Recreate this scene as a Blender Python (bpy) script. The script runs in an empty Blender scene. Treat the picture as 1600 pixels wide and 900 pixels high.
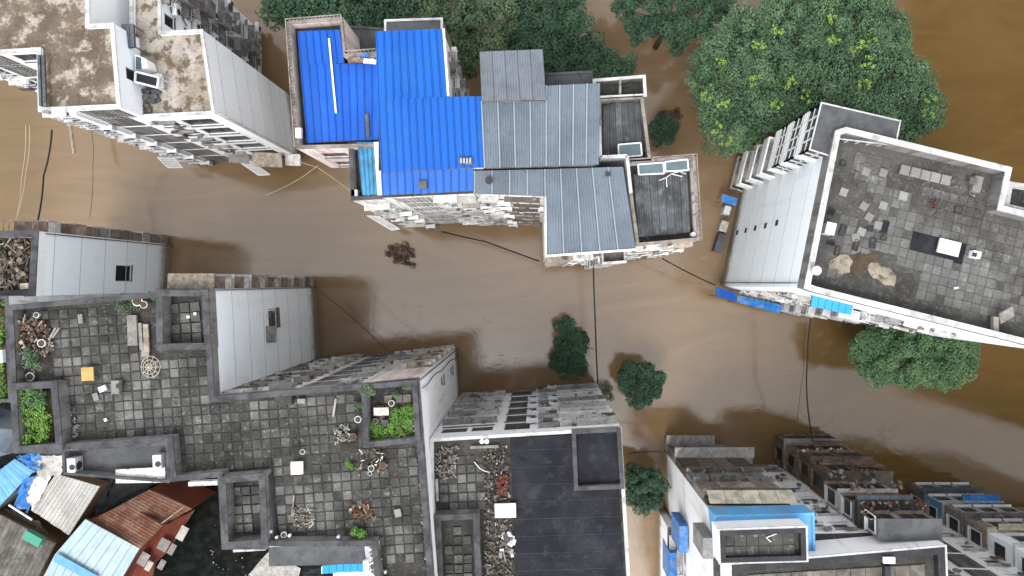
import bpy, math, random
from mathutils import Vector, Matrix
random.seed(7)
R = random.random
def U(a, b): return a + (b - a) * random.random()
sc = bpy.context.scene
COL = sc.collection

# ------------------------------------------------------------------ camera
H, F, NX, NY = 65.0, 1081.0, 840.0, 440.0      # drone height, focal length in px of a 1600 px frame, foot of the plumb line
cam = bpy.data.cameras.new('camera')
co = bpy.data.objects.new('camera', cam); COL.objects.link(co); sc.camera = co
co.location = (0, 0, H); co.rotation_euler = (0, 0, 0)
cam.sensor_width = 36; cam.lens = F / 1600 * 36
cam.shift_x = (800 - NX) / 1600; cam.shift_y = (NY - 450) / 1600
cam.clip_end = 2000; cam.clip_start = 0.5

# ------------------------------------------------------------------ sky and sun
w = bpy.data.worlds.new('World'); sc.world = w; w.use_nodes = True
nt = w.node_tree; nt.nodes.clear()
SUN_EL, SUN_AZ = 62, 200                        # degrees; azimuth clockwise from north (+Y)
sky = nt.nodes.new('ShaderNodeTexSky'); sky.sky_type = 'NISHITA'; sky.sun_disc = False
sky.sun_elevation = math.radians(SUN_EL); sky.sun_rotation = math.radians(SUN_AZ)
sky.dust_density = 3; sky.air_density = 1
hs = nt.nodes.new('ShaderNodeHueSaturation'); hs.inputs['Saturation'].default_value = 0.10
tc = nt.nodes.new('ShaderNodeTexCoord'); sp = nt.nodes.new('ShaderNodeSeparateXYZ')
mr = nt.nodes.new('ShaderNodeMapRange')        # thin bright overcast: cloud lifts the whole dome
mr.inputs['From Min'].default_value = 0; mr.inputs['From Max'].default_value = 1
mr.inputs['To Min'].default_value = 2.3; mr.inputs['To Max'].default_value = 1.9
mx = nt.nodes.new('ShaderNodeMix'); mx.data_type = 'RGBA'; mx.blend_type = 'MULTIPLY'; mx.inputs[0].default_value = 1
bg = nt.nodes.new('ShaderNodeBackground'); bg.inputs['Strength'].default_value = 0.145
ow = nt.nodes.new('ShaderNodeOutputWorld')
L = nt.links.new
L(sky.outputs[0], hs.inputs['Color']); L(tc.outputs['Generated'], sp.inputs[0]); L(sp.outputs['Z'], mr.inputs['Value'])
L(hs.outputs[0], mx.inputs[6]); L(mr.outputs[0], mx.inputs[7]); L(mx.outputs[2], bg.inputs[0]); L(bg.outputs[0], ow.inputs[0])
sl = bpy.data.lights.new('sun', 'SUN'); sl.energy = 0.7; sl.angle = math.radians(20); sl.color = (1, .96, .9)
so = bpy.data.objects.new('sun', sl); COL.objects.link(so)
az, el = math.radians(SUN_AZ), math.radians(SUN_EL)
sd = Vector((math.sin(az) * math.cos(el), math.cos(az) * math.cos(el), math.sin(el)))
so.rotation_euler = sd.to_track_quat('Z', 'Y').to_euler(); so.location = (0, -40, 90)
sc.view_settings.view_transform = 'Standard'; sc.view_settings.look = 'None'
sc.view_settings.exposure = 0.6; sc.view_settings.gamma = 1.0
sc.render.resolution_x = 1024; sc.render.resolution_y = 576
sc.render.engine = 'CYCLES'

# ------------------------------------------------------------------ materials
MATS = {}
def mat(name, c, c2=None, dirt=None, scale=.6, amt=.5, fine=.12, rough=.8, bump=.0, bscale=8, metal=0.0, spec=.22,
        rnd=0.0, streak=False, thr=(.45, .62), dscale=1.4, wet=0.0, stain=()):
    """c base, c2 second tone (soft noise), dirt third tone in sharper patches; rnd = brightness spread per object / loose piece"""
    m = bpy.data.materials.new(name); m.use_nodes = True; MATS[name] = m
    t = m.node_tree; N = t.nodes; K = t.links.new
    b = N['Principled BSDF']; b.inputs['Roughness'].default_value = rough; b.inputs['Metallic'].default_value = metal
    b.inputs['Specular IOR Level'].default_value = spec
    g = N.new('ShaderNodeNewGeometry')
    vec = g.outputs['Position']
    if streak:
        mp = N.new('ShaderNodeMapping'); mp.inputs['Scale'].default_value = (1, 1, .13); K(vec, mp.inputs[0]); svec = mp.outputs[0]
    else: svec = vec
    def noise(s, det=4, v=None, ro=.55):
        n = N.new('ShaderNodeTexNoise'); n.inputs['Scale'].default_value = s; n.inputs['Detail'].default_value = det
        n.inputs['Roughness'].default_value = ro; K(v or vec, n.inputs['Vector']); return n.outputs['Fac']
    def mixc(f, a, bb):
        x = N.new('ShaderNodeMix'); x.data_type = 'RGBA'
        for sck, v in ((x.inputs[0], f), (x.inputs[6], a), (x.inputs[7], bb)):
            if isinstance(v, (int, float)): sck.default_value = v
            elif isinstance(v, tuple): sck.default_value = (*v, 1) if len(v) == 3 else v
            else: K(v, sck)
        return x.outputs[2]
    def ramp(f, lo, hi, top=1.0):
        r = N.new('ShaderNodeMapRange'); r.interpolation_type = 'SMOOTHSTEP'; K(f, r.inputs['Value'])
        r.inputs['From Min'].default_value = lo; r.inputs['From Max'].default_value = hi; r.inputs['To Max'].default_value = top
        return r.outputs[0]
    col = c
    if c2: col = mixc(ramp(noise(scale), .35, .65, amt * 2 if amt < .5 else 1.0), c, c2)
    if dirt: col = mixc(ramp(noise(dscale, 6, svec, .65), thr[0], thr[1], amt), col, dirt)
    if fine:
        f = noise(9, 5, None, .7); x = N.new('ShaderNodeMix'); x.data_type = 'RGBA'; x.blend_type = 'MULTIPLY'
        x.inputs[0].default_value = 1.0
        r = N.new('ShaderNodeMapRange'); K(f, r.inputs['Value']); r.inputs['From Min'].default_value = .3; r.inputs['From Max'].default_value = .7
        r.inputs['To Min'].default_value = 1 - fine; r.inputs['To Max'].default_value = 1 + fine
        if isinstance(col, tuple): x.inputs[6].default_value = (*col, 1)
        else: K(col, x.inputs[6])
        K(r.outputs[0], x.inputs[7]); col = x.outputs[2]
    if rnd:
        oi = N.new('ShaderNodeObjectInfo'); ad = N.new('ShaderNodeMath'); ad.operation = 'ADD'
        K(oi.outputs['Random'], ad.inputs[0]); K(g.outputs['Random Per Island'], ad.inputs[1])
        fr = N.new('ShaderNodeMath'); fr.operation = 'FRACT'; K(ad.outputs[0], fr.inputs[0])
        r = N.new('ShaderNodeMapRange'); K(fr.outputs[0], r.inputs['Value'])
        r.inputs['To Min'].default_value = 1 - rnd; r.inputs['To Max'].default_value = 1 + rnd
        x = N.new('ShaderNodeMix'); x.data_type = 'RGBA'; x.blend_type = 'MULTIPLY'; x.inputs[0].default_value = 1
        if isinstance(col, tuple): x.inputs[6].default_value = (*col, 1)
        else: K(col, x.inputs[6])
        K(r.outputs[0], x.inputs[7]); col = x.outputs[2]
    for (scol, ss, lo_, hi_, am_) in stain:      # stains that run on across neighbouring pieces
        col = mixc(ramp(noise(ss, 6, None, .68), lo_, hi_, am_), col, scol)
    if wet:      # muddy tide mark just above the flood
        sx = N.new('ShaderNodeSeparateXYZ'); K(vec, sx.inputs[0]); mm_ = N.new('ShaderNodeMath'); mm_.operation = 'MULTIPLY_ADD'
        K(noise(1.6, 4), mm_.inputs[0]); mm_.inputs[1].default_value = 1.3; K(sx.outputs['Z'], mm_.inputs[2])
        col = mixc(ramp(mm_.outputs[0], 3.1, 1.5, wet), col, (.15, .105, .06))
    if isinstance(col, tuple): b.inputs['Base Color'].default_value = (*col, 1)
    else: K(col, b.inputs['Base Color'])
    if bump:
        bp = N.new('ShaderNodeBump'); bp.inputs['Strength'].default_value = bump; bp.inputs['Distance'].default_value = .03
        K(noise(bscale, 5, None, .65), bp.inputs['Height']); K(bp.outputs[0], b.inputs['Normal'])
    return m
mat('white_wall', (.82, .83, .84), (.78, .79, .80), (.40, .385, .36), .3, .5, .08, .85, streak=True, thr=(.52, .74), dscale=1.6, wet=.9, stain=[((.50, .49, .47), .5, .60, .74, .45)])
mat('pale_blue_wall', (.83, .88, .92), (.80, .86, .90), (.52, .56, .58), .25, .4, .04, .85, streak=True, thr=(.54, .8), dscale=1.0, wet=.9, stain=[((.60, .64, .66), .5, .58, .74, .45)])
mat('old_white_wall', (.68, .67, .66), (.55, .53, .51), (.16, .14, .12), .8, .8, .12, .9, .2, streak=True, thr=(.49, .66), dscale=2.2, wet=.9)
mat('pink_wall', (0.660, 0.580, 0.560), (0.600, 0.500, 0.480), (0.300, 0.220, 0.180), .6, .6, .08, .9, streak=True)
mat('brown_wall', (.13, .075, .045), (.09, .055, .035), None, .6, .5, .15, .95)
mat('dark_wall', (.10, .085, .07), (.16, .13, .10), (.04, .035, .03), .9, .6, .15, .95, .3)
mat('grey_wall', (0.216, 0.209, 0.205), (0.158, 0.151, 0.144), (0.065, 0.058, 0.054), .7, .7, .1, .9, .2, streak=True)
mat('blue_wall', (.06, .27, .55), (.10, .33, .60), (.16, .24, .33), .5, .5, .08, .6, streak=True)
mat('seam', (.34, .37, .40), rough=.9, fine=.1)
mat('white_coping', (.45, .46, .47), (.35, .35, .35), (.17, .16, .15), .9, .6, .1, .9, thr=(.50, .66))
mat('pink_coping', (.26, .225, .205), (.19, .165, .15), (.08, .068, .06), .9, .6, .15, .9)
mat('grey_coping', (0.077, 0.079, 0.083), (0.050, 0.050, 0.054), (0.020, 0.020, 0.023), .6, .6, .12, .9, .2)
mat('black_coping', (0.018, 0.018, 0.022), (0.027, 0.027, 0.030), (0.060, 0.060, 0.060), .5, .3, .12, .7)
mat('mossy_concrete', (.050, .048, .045), (.030, .029, .027), (.085, .082, .078), .6, .8, .35, .95, .5, dscale=3, thr=(.5, .7), stain=[((.026, .026, .022), .35, .52, .66, .6)])
mat('mossy_tile', (.102, .101, .098), (.036, .036, .033), (.165, .165, .16), .24, .9, .30, .92, .6, rnd=.42, thr=(.52, .74), dscale=3.2, stain=[((.026, .026, .022), .35, .52, .66, .8), ((.13, .13, .125), .8, .60, .74, .55)])
mat('worn_tile', (.115, .114, .111), (.060, .058, .054), (.17, .168, .164), .22, .8, .28, .92, .4, rnd=.16, thr=(.53, .70), dscale=2.0, stain=[((.040, .038, .034), .45, .54, .66, .7), ((.16, .158, .15), .9, .60, .74, .5)])
mat('worn_floor', (.075, .072, .068), (.045, .043, .040), (.12, .118, .114), .5, .7, .3, .95, .5, dscale=3, thr=(.5, .7), stain=[((.040, .038, .034), .45, .54, .66, .6)])
mat('pale_tile', (0.204, 0.201, 0.198), (0.162, 0.156, 0.150), None, .4, .5, .2, .92, .3, rnd=.12)
mat('brown_tile', (0.120, 0.105, 0.090), (0.072, 0.065, 0.057), (0.180, 0.168, 0.156), .4, .6, .2, .92, .3, rnd=.22)
mat('stained_roof', (.082, .064, .048), (.125, .102, .076), (.33, .295, .25), .7, .9, .35, .95, .6, thr=(.48, .63), dscale=.85, stain=[((.13, .085, .05), .5, .52, .70, .6)])
mat('pale_roof', (.32, .295, .265), (.215, .185, .15), (.085, .062, .038), .8, .9, .3, .95, .5, thr=(.49, .60), dscale=1.3, stain=[((.16, .115, .065), .7, .54, .70, .6)])
mat('dark_membrane', (.011, .012, .016), (.018, .019, .024), (.036, .037, .041), .5, .7, .25, .8, .35, thr=(.5, .72), dscale=1.5, spec=.1, stain=[((.040, .041, .046), .4, .50, .75, .55), ((.006, .006, .008), .9, .58, .68, .6)])
mat('grey_slab', (0.063, 0.065, 0.072), (0.084, 0.087, 0.093), (0.036, 0.036, 0.039), .6, .5, .1, .8, .2)
mat('blue_sheet', (.004, .078, .35), (.006, .090, .39), (.010, .055, .20), .3, .4, .07, .5, rnd=.07, thr=(.54, .85), dscale=1.6, stain=[((.020, .105, .27), .5, .50, .72, .55), ((.05, .07, .10), 2.2, .68, .78, .6)])
mat('deep_blue_sheet', (.005, .068, .35), (.008, .082, .40), (.010, .035, .15), .3, .5, .08, .5, rnd=.09, thr=(.52, .8), dscale=1.6, stain=[((.015, .070, .22), .5, .50, .72, .55), ((.04, .05, .08), 2.2, .68, .78, .6)])
mat('cyan_sheet', (.05, .22, .36), (.035, .17, .33), (.04, .08, .12), .7, .5, .15, .5)
mat('grey_sheet', (.125, .152, .185), (.10, .122, .15), (.055, .062, .074), .4, .5, .12, .5, metal=.1, rnd=.10, thr=(.52, .78), dscale=2.5, stain=[((.07, .075, .08), .7, .60, .76, .5), ((.16, .14, .12), 1.6, .68, .78, .4)])
mat('grey_sheet_dark', (.135, .152, .178), (.115, .13, .152), (.075, .085, .10), .3, .4, .08, .55, metal=.1, rnd=.05)
mat('old_grey_sheet', (.085, .092, .10), (.045, .047, .051), (.14, .148, .158), .6, .8, .3, .8, rnd=.3, thr=(.50, .68), dscale=1.6, stain=[((.025, .025, .027), .9, .56, .68, .7)])
mat('batten', (.24, .27, .31), rough=.5, fine=.2)
mat('dark_glass', (.010, .012, .014), rough=.3, fine=0, spec=.25)
mat('tinted_glass', (0.060, 0.102, 0.120), (0.042, 0.072, 0.084), None, .8, .5, 0, .15, spec=.6)
mat('white_frame', (.62, .64, .66), (.5, .5, .5), None, 1, .4, .06, .5)
mat('alu_frame', (.16, .165, .17), (.10, .10, .105), None, 2, .5, .1, .5)
mat('rusty_frame', (.20, .15, .12), (.10, .07, .05), None, 2, .5, .2, .8)
mat('concrete_ledge', (.27, .26, .245), (.19, .18, .165), (.08, .072, .065), 2.2, .5, .25, .95, .3, rnd=.45, thr=(.50, .72), dscale=5)
mat('white_ledge', (.40, .395, .385), (.27, .262, .25), (.09, .082, .074), 2.2, .6, .2, .9, .2, rnd=.5, thr=(.48, .70), dscale=5)
mat('brown_ledge', (.115, .09, .072), (.075, .06, .05), (.17, .15, .13), 2, .5, .25, .95, .3, rnd=.35, dscale=4)
mat('cream_ledge', (.56, .52, .43), (.46, .42, .34), (.20, .19, .12), .8, .6, .12, .9, rnd=.1)
mat('tan_ledge', (.28, .235, .19), (.20, .17, .14), (.10, .08, .07), 2, .5, .2, .9, rnd=.25, dscale=4)
mat('dark_room', (.02, .018, .017), rough=1, fine=.2)
mat('white_plastic', (.58, .60, .61), (.46, .47, .48), None, 1, .5, .08, .5)
mat('dark_plastic', (.03, .03, .035), rough=.6)
mat('cable', (.015, .014, .014), rough=.8, fine=0)
mat('pale_wire', (.50, .44, .34), rough=.7, fine=.1)
mat('wood', (0.208, 0.172, 0.136), (0.120, 0.096, 0.072), (0.320, 0.288, 0.248), 3, .6, .25, .9, rnd=.5)
mat('pale_wood', (.28, .262, .245), (.20, .185, .17), None, 2, .5, .2, .9, rnd=.35)
mat('yellow_plastic', (.38, .255, .085), (.33, .22, .075), (.18, .10, .04), 2, .6, .12, .5, thr=(.55, .7))
mat('tarp_blue', (0.015, 0.120, 0.375), (0.022, 0.165, 0.465), (0.188, 0.247, 0.315), 1.1, .5, .1, .5, .5, 3)
mat('sky_panel', (.03, .24, .62), (.035, .27, .66), None, .5, .3, .05, .5)
mat('bright_cyan', (.012, .20, .42), (.012, .23, .46), None, .5, .3, .05, .5)
mat('shed_sky', (.09, .25, .43), (.11, .29, .47), (.07, .17, .28), .5, .4, .08, .5, rnd=.06)
mat('shed_white', (.40, .39, .375), (.33, .32, .305), (.16, .14, .12), .5, .5, .15, .7, rnd=.1, thr=(.54, .72))
mat('shed_teal', (.29, .36, .39), (.25, .33, .37), (.20, .27, .32), .4, .5, .06, .5, rnd=.05)
mat('shed_grey', (0.120, 0.111, 0.102), (0.078, 0.072, 0.066), (0.180, 0.168, 0.156), .5, .6, .15, .9, rnd=.2)
mat('rust', (.125, .055, .034), (.075, .030, .019), (.16, .10, .07), .45, .7, .25, .9, .3, rnd=.2, thr=(.45, .65), dscale=1.2)
mat('rust_red', (0.132, 0.030, 0.018), (0.084, 0.021, 0.012), None, .6, .5, .15, .9)
mat('green_box', (.05, .22, .155), (.04, .19, .135), None, 1, .5, .1, .6)
mat('net', (0.021, 0.024, 0.025), (0.012, 0.013, 0.014), None, 2, .5, .2, .9, .4)
mat('black_water', (.004, .005, .0045), (.007, .008, .007), (.016, .018, .015), .7, .5, .2, .8, spec=.03)
mat('red_plastic', (.13, .035, .032), (.08, .025, .022), None, 2, .5, .2, .7)
mat('soil', (0.070, 0.052, 0.035), (0.042, 0.032, 0.021), None, 2, .5, .3, .95, .5)
mat('sand', (.27, .235, .185), (.19, .165, .13), (.075, .062, .05), 1.4, .9, .2, .95, .5, thr=(.50, .62), dscale=1.6)
mat('terracotta', (.20, .105, .075), (.14, .075, .055), None, 2, .5, .2, .8)
mat('water_streak', (.27, .215, .145), (.20, .15, .095), None, 3, .6, .2, .8)  # pale tone for the glitter streaks painted onto the flood
mat('bark', (.10, .075, .055), (.06, .05, .04), None, 4, .5, .2, .95)
def leafmat(name, a, b, c3):
    m = bpy.data.materials.new(name); m.use_nodes = True; MATS[name] = m
    t = m.node_tree; N = t.nodes; K = t.links.new; bs = N['Principled BSDF']
    g = N.new('ShaderNodeNewGeometry'); r = N.new('ShaderNodeValToRGB')
    r.color_ramp.elements[0].color = (*a, 1); r.color_ramp.elements[1].color = (*c3, 1)
    e = r.color_ramp.elements.new(.5); e.color = (*b, 1)
    n = N.new('ShaderNodeTexNoise'); n.inputs['Scale'].default_value = .55; n.inputs['Detail'].default_value = 3; K(g.outputs['Position'], n.inputs['Vector'])
    a1 = N.new('ShaderNodeMath'); a1.operation = 'MULTIPLY_ADD'; K(g.outputs['Random Per Island'], a1.inputs[0]); a1.inputs[1].default_value = .55
    s = N.new('ShaderNodeMath'); s.operation = 'MULTIPLY_ADD'; K(n.outputs['Fac'], s.inputs[0]); s.inputs[1].default_value = 1.6; s.inputs[2].default_value = -.58
    K(s.outputs[0], a1.inputs[2]); K(a1.outputs[0], r.inputs[0]); K(r.outputs[0], bs.inputs['Base Color'])
    bs.inputs['Roughness'].default_value = .6; bs.inputs['Specular IOR Level'].default_value = .35
    return m
leafmat('leaf_blue_green', (.022, .052, .026), (.052, .108, .050), (.125, .205, .10))
leafmat('leaf_dark', (.012, .034, .018), (.024, .062, .032), (.05, .11, .052))
leafmat('leaf_mid', (.032, .055, .028), (.06, .10, .048), (.115, .16, .08))
leafmat('leaf_bright', (.035, .085, .014), (.085, .19, .028), (.18, .32, .06))
leafmat('leaf_street', (.008, .028, .014), (.02, .055, .028), (.042, .10, .045))
leafmat('leaf_fresh', (.028, .060, .028), (.060, .125, .052), (.12, .205, .09))
leafmat('leaf_brown', (.035, .018, .010), (.06, .035, .02), (.09, .055, .03))
leafmat('flower', (.10, .19, .035), (.20, .31, .05), (.32, .42, .09))

# muddy flood water
m = bpy.data.materials.new('flood_water'); m.use_nodes = True; MATS['flood_water'] = m
t = m.node_tree; N = t.nodes; K = t.links.new; b = N['Principled BSDF']
g = N.new('ShaderNodeNewGeometry')
def nz(s, det=4, rough=.5, dist=0.0):
    n = N.new('ShaderNodeTexNoise'); n.inputs['Scale'].default_value = s; n.inputs['Detail'].default_value = det
    n.inputs['Roughness'].default_value = rough; n.inputs['Distortion'].default_value = dist; K(g.outputs['Position'], n.inputs['Vector']); return n
n1 = nz(.035, 3, .5, .6); n2 = nz(.30, 8, .68, 2.5)
mpf = N.new('ShaderNodeMapping'); mpf.inputs['Rotation'].default_value = (0, 0, .35); mpf.inputs['Scale'].default_value = (.22, 1.0, 1); K(g.outputs['Position'], mpf.inputs[0]); K(mpf.outputs[0], n2.inputs['Vector'])
sx = N.new('ShaderNodeSeparateXYZ'); K(g.outputs['Position'], sx.inputs[0])
# uneven silt, plus brown painted in at east and far west for reflected buildings
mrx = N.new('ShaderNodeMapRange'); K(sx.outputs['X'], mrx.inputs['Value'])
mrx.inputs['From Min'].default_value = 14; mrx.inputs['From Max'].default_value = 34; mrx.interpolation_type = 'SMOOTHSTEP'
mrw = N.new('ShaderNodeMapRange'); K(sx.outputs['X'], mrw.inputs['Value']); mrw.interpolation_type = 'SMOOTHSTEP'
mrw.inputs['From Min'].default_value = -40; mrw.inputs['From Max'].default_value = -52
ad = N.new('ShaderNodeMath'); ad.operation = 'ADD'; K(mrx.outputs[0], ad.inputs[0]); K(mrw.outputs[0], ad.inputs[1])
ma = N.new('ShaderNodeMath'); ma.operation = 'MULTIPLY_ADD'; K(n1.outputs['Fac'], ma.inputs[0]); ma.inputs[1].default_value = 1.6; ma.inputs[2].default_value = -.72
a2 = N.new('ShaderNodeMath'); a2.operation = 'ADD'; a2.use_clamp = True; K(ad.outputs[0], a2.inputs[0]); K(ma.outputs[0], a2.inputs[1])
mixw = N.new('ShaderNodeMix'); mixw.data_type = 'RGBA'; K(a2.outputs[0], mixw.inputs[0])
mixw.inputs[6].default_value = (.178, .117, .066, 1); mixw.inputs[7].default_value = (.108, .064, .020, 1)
mw2 = N.new('ShaderNodeMapRange'); K(n2.outputs['Fac'], mw2.inputs['Value']); mw2.inputs['From Min'].default_value = .3; mw2.inputs['From Max'].default_value = .7
mw2.inputs['To Min'].default_value = .86; mw2.inputs['To Max'].default_value = 1.14
mixm = N.new('ShaderNodeMix'); mixm.data_type = 'RGBA'; mixm.blend_type = 'MULTIPLY'; mixm.inputs[0].default_value = 1
K(mixw.outputs[2], mixm.inputs[6]); K(mw2.outputs[0], mixm.inputs[7]); K(mixm.outputs[2], b.inputs['Base Color'])
b.inputs['Roughness'].default_value = .04; b.inputs['IOR'].default_value = 1.68
bp = N.new('ShaderNodeBump'); bp.inputs['Strength'].default_value = .10; bp.inputs['Distance'].default_value = .10
n3 = nz(.6, 9, .70, 1.6); K(n3.outputs['Fac'], bp.inputs['Height']); K(bp.outputs[0], b.inputs['Normal'])

# ------------------------------------------------------------------ mesh helpers
def P(x, y, z=0.0):
    k = (H - z) / F
    return Vector(((x - NX) * k, -(y - NY) * k, z))
def P2(x, y, z=0.0):
    p = P(x, y, z); return Vector((p.x, p.y))
class MB:
    def __init__(s): s.v = []; s.f = []
    def add(s, vs, fs):
        o = len(s.v); s.v += [tuple(v) for v in vs]; s.f += [tuple(o + i for i in f) for f in fs]
    def quad(s, a, b, c, d): s.add([a, b, c, d], [(0, 1, 2, 3)])
    def box(s, x0, x1, y0, y1, z0, z1):
        s.add([(x0, y0, z0), (x1, y0, z0), (x1, y1, z0), (x0, y1, z0), (x0, y0, z1), (x1, y0, z1), (x1, y1, z1), (x0, y1, z1)],
              [(0, 3, 2, 1), (4, 5, 6, 7), (0, 1, 5, 4), (1, 2, 6, 5), (2, 3, 7, 6), (3, 0, 4, 7)])
    def obox(s, c, sx, sy, sz, rz=0.0, tilt=0.0):     # box centred on c
        M = Matrix.Rotation(rz, 3, 'Z') @ Matrix.Rotation(tilt, 3, 'X')
        vs = [Vector(c) + M @ Vector((i * sx / 2, j * sy / 2, k * sz / 2)) for k in (-1, 1) for j in (-1, 1) for i in (-1, 1)]
        s.add(vs, [(0, 2, 3, 1), (4, 5, 7, 6), (0, 1, 5, 4), (1, 3, 7, 5), (3, 2, 6, 7), (2, 0, 4, 6)])
    def beam(s, p, q, wd, ht):
        p, q = Vector(p), Vector(q); d = (q - p)
        if d.length < 1e-6: return
        d.normalize(); up = Vector((0, 0, 1)) if abs(d.z) < .95 else Vector((1, 0, 0))
        r = d.cross(up).normalized() * wd / 2; u = r.cross(d).normalized() * ht / 2
        vs = [p - r - u, p + r - u, p + r + u, p - r + u, q - r - u, q + r - u, q + r + u, q - r + u]
        s.add(vs, [(0, 1, 2, 3), (4, 7, 6, 5), (0, 4, 5, 1), (1, 5, 6, 2), (2, 6, 7, 3), (3, 7, 4, 0)])
    def tube(s, pts, r, n=6, cap=True):
        pts = [Vector(p) for p in pts]; o = len(s.v); rr = r if isinstance(r, (list, tuple)) else [r] * len(pts)
        for i, p in enumerate(pts):
            d = (pts[min(i + 1, len(pts) - 1)] - pts[max(i - 1, 0)]).normalized()
            up = Vector((0, 0, 1)) if abs(d.z) < .9 else Vector((1, 0, 0))
            a = d.cross(up).normalized(); bb = d.cross(a)
            for k in range(n):
                an = 2 * math.pi * k / n; s.v.append(tuple(p + (a * math.cos(an) + bb * math.sin(an)) * rr[i]))
        for i in range(len(pts) - 1):
            for k in range(n):
                a0 = o + i * n + k; a1 = o + i * n + (k + 1) % n; s.f.append((a0, a0 + n, a1 + n, a1))
        if cap: s.f.append(tuple(o + k for k in range(n))); s.f.append(tuple(o + (len(pts) - 1) * n + k for k in reversed(range(n))))
    def prism(s, poly, z0, z1, top=True, bottom=False, sides=True):
        n = len(poly); vs = [(p[0], p[1], z0) for p in poly] + [(p[0], p[1], z1) for p in poly]; fs = []
        if sides: fs += [(i, (i + 1) % n, n + (i + 1) % n, n + i) for i in range(n)]
        if top: fs.append(tuple(range(n, 2 * n)))
        if bottom: fs.append(tuple(reversed(range(n))))
        s.add(vs, fs)
    def cyl(s, c, r, h, n=12, r2=None):
        r2 = r if r2 is None else r2; o = len(s.v)
        for z, rad in ((0, r), (h, r2)):
            for k in range(n):
                a = 2 * math.pi * k / n; s.v.append((c[0] + rad * math.cos(a), c[1] + rad * math.sin(a), c[2] + z))
        s.f += [(o + k, o + (k + 1) % n, o + n + (k + 1) % n, o + n + k) for k in range(n)]
        s.f.append(tuple(o + n + k for k in range(n))); s.f.append(tuple(o + k for k in reversed(range(n))))
    def ring(s, outer, inner, z0, z1):
        n = len(outer)
        vs = [(p[0], p[1], z) for z in (z0, z1) for p in outer] + [(p[0], p[1], z) for z in (z0, z1) for p in inner]
        fs = []
        for i in range(n):
            j = (i + 1) % n
            fs += [(i, j, n + j, n + i), (2 * n + j, 2 * n + i, 3 * n + i, 3 * n + j), (n + i, n + j, 3 * n + j, 3 * n + i), (j, i, 2 * n + i, 2 * n + j)]
        s.add(vs, fs)
    def mesh(s, name, m, org=(0, 0, 0), smooth=False):
        me = bpy.data.meshes.new(name); o = Vector(org)
        me.from_pydata([tuple(Vector(v) - o) for v in s.v], [], s.f); me.materials.append(MATS[m])
        if smooth: me.polygons.foreach_set('use_smooth', [True] * len(me.polygons))
        me.update(); return me
WL = {}
def wloc(o): return WL.get(o.name, Vector((0, 0, 0))) if o else Vector((0, 0, 0))
def part(name, mb, m, parent, at=None, smooth=False, label=None, kind=None):
    """one mesh object; mb is in world coordinates, its origin put at the parent's own"""
    org = Vector(at) if at is not None else (wloc(parent) if parent else Vector(mb.v[0]))
    me = mb.mesh(name, m, org, smooth); o = bpy.data.objects.new(name, me); COL.objects.link(o)
    if parent: o.parent = parent; o.location = org - wloc(parent)
    else: o.location = org
    WL[o.name] = org
    if label: o['label'] = label
    if kind: o['kind'] = kind
    return o
def inst(name, me, loc, rz, parent, rx=0.0, ry=0.0):
    """an object on shared mesh data, unrotated parent"""
    o = bpy.data.objects.new(name, me); COL.objects.link(o); o.parent = parent
    o.location = Vector(loc) - wloc(parent); o.rotation_euler = (rx, ry, rz); WL[o.name] = Vector(loc); return o
def sub(name, me, parent):
    o = bpy.data.objects.new(name, me); COL.objects.link(o); o.parent = parent; WL[o.name] = wloc(parent); return o
def tag(o, label, cat, group=None, kind=None):
    o['label'] = label
    if cat: o['category'] = cat
    if group: o['group'] = group
    if kind: o['kind'] = kind
    return o
def thing(name, label, cat, loc, group=None):
    o = bpy.data.objects.new(name, None); COL.objects.link(o); o.empty_display_size = .5
    o.location = loc; WL[o.name] = Vector(loc); return tag(o, label, cat, group)
def struct(name, mb, m):
    o = part(name, mb, m, None, at=(0, 0, 0)); o['kind'] = 'structure'; return o
def area(p): return sum(p[i][0] * p[(i + 1) % len(p)][1] - p[(i + 1) % len(p)][0] * p[i][1] for i in range(len(p))) / 2
def offset(poly, d):
    n = len(poly); out = []                     # poly CCW, d > 0 goes inwards
    for i in range(n):
        a, b_, c = Vector(poly[i - 1]), Vector(poly[i]), Vector(poly[(i + 1) % n])
        e1 = (b_ - a).normalized(); e2 = (c - b_).normalized()
        n1 = Vector((-e1.y, e1.x)); n2 = Vector((-e2.y, e2.x)); k = 1 + n1.dot(n2)
        out.append(b_ + (n1 + n2) * (d / max(k, .25)))
    return out
def inside(p, poly):
    c = False; n = len(poly)
    for i in range(n):
        a, b_ = poly[i], poly[(i + 1) % n]
        if (a[1] > p[1]) != (b_[1] > p[1]) and p[0] < (b_[0] - a[0]) * (p[1] - a[1]) / (b_[1] - a[1]) + a[0]: c = not c
    return c

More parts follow.
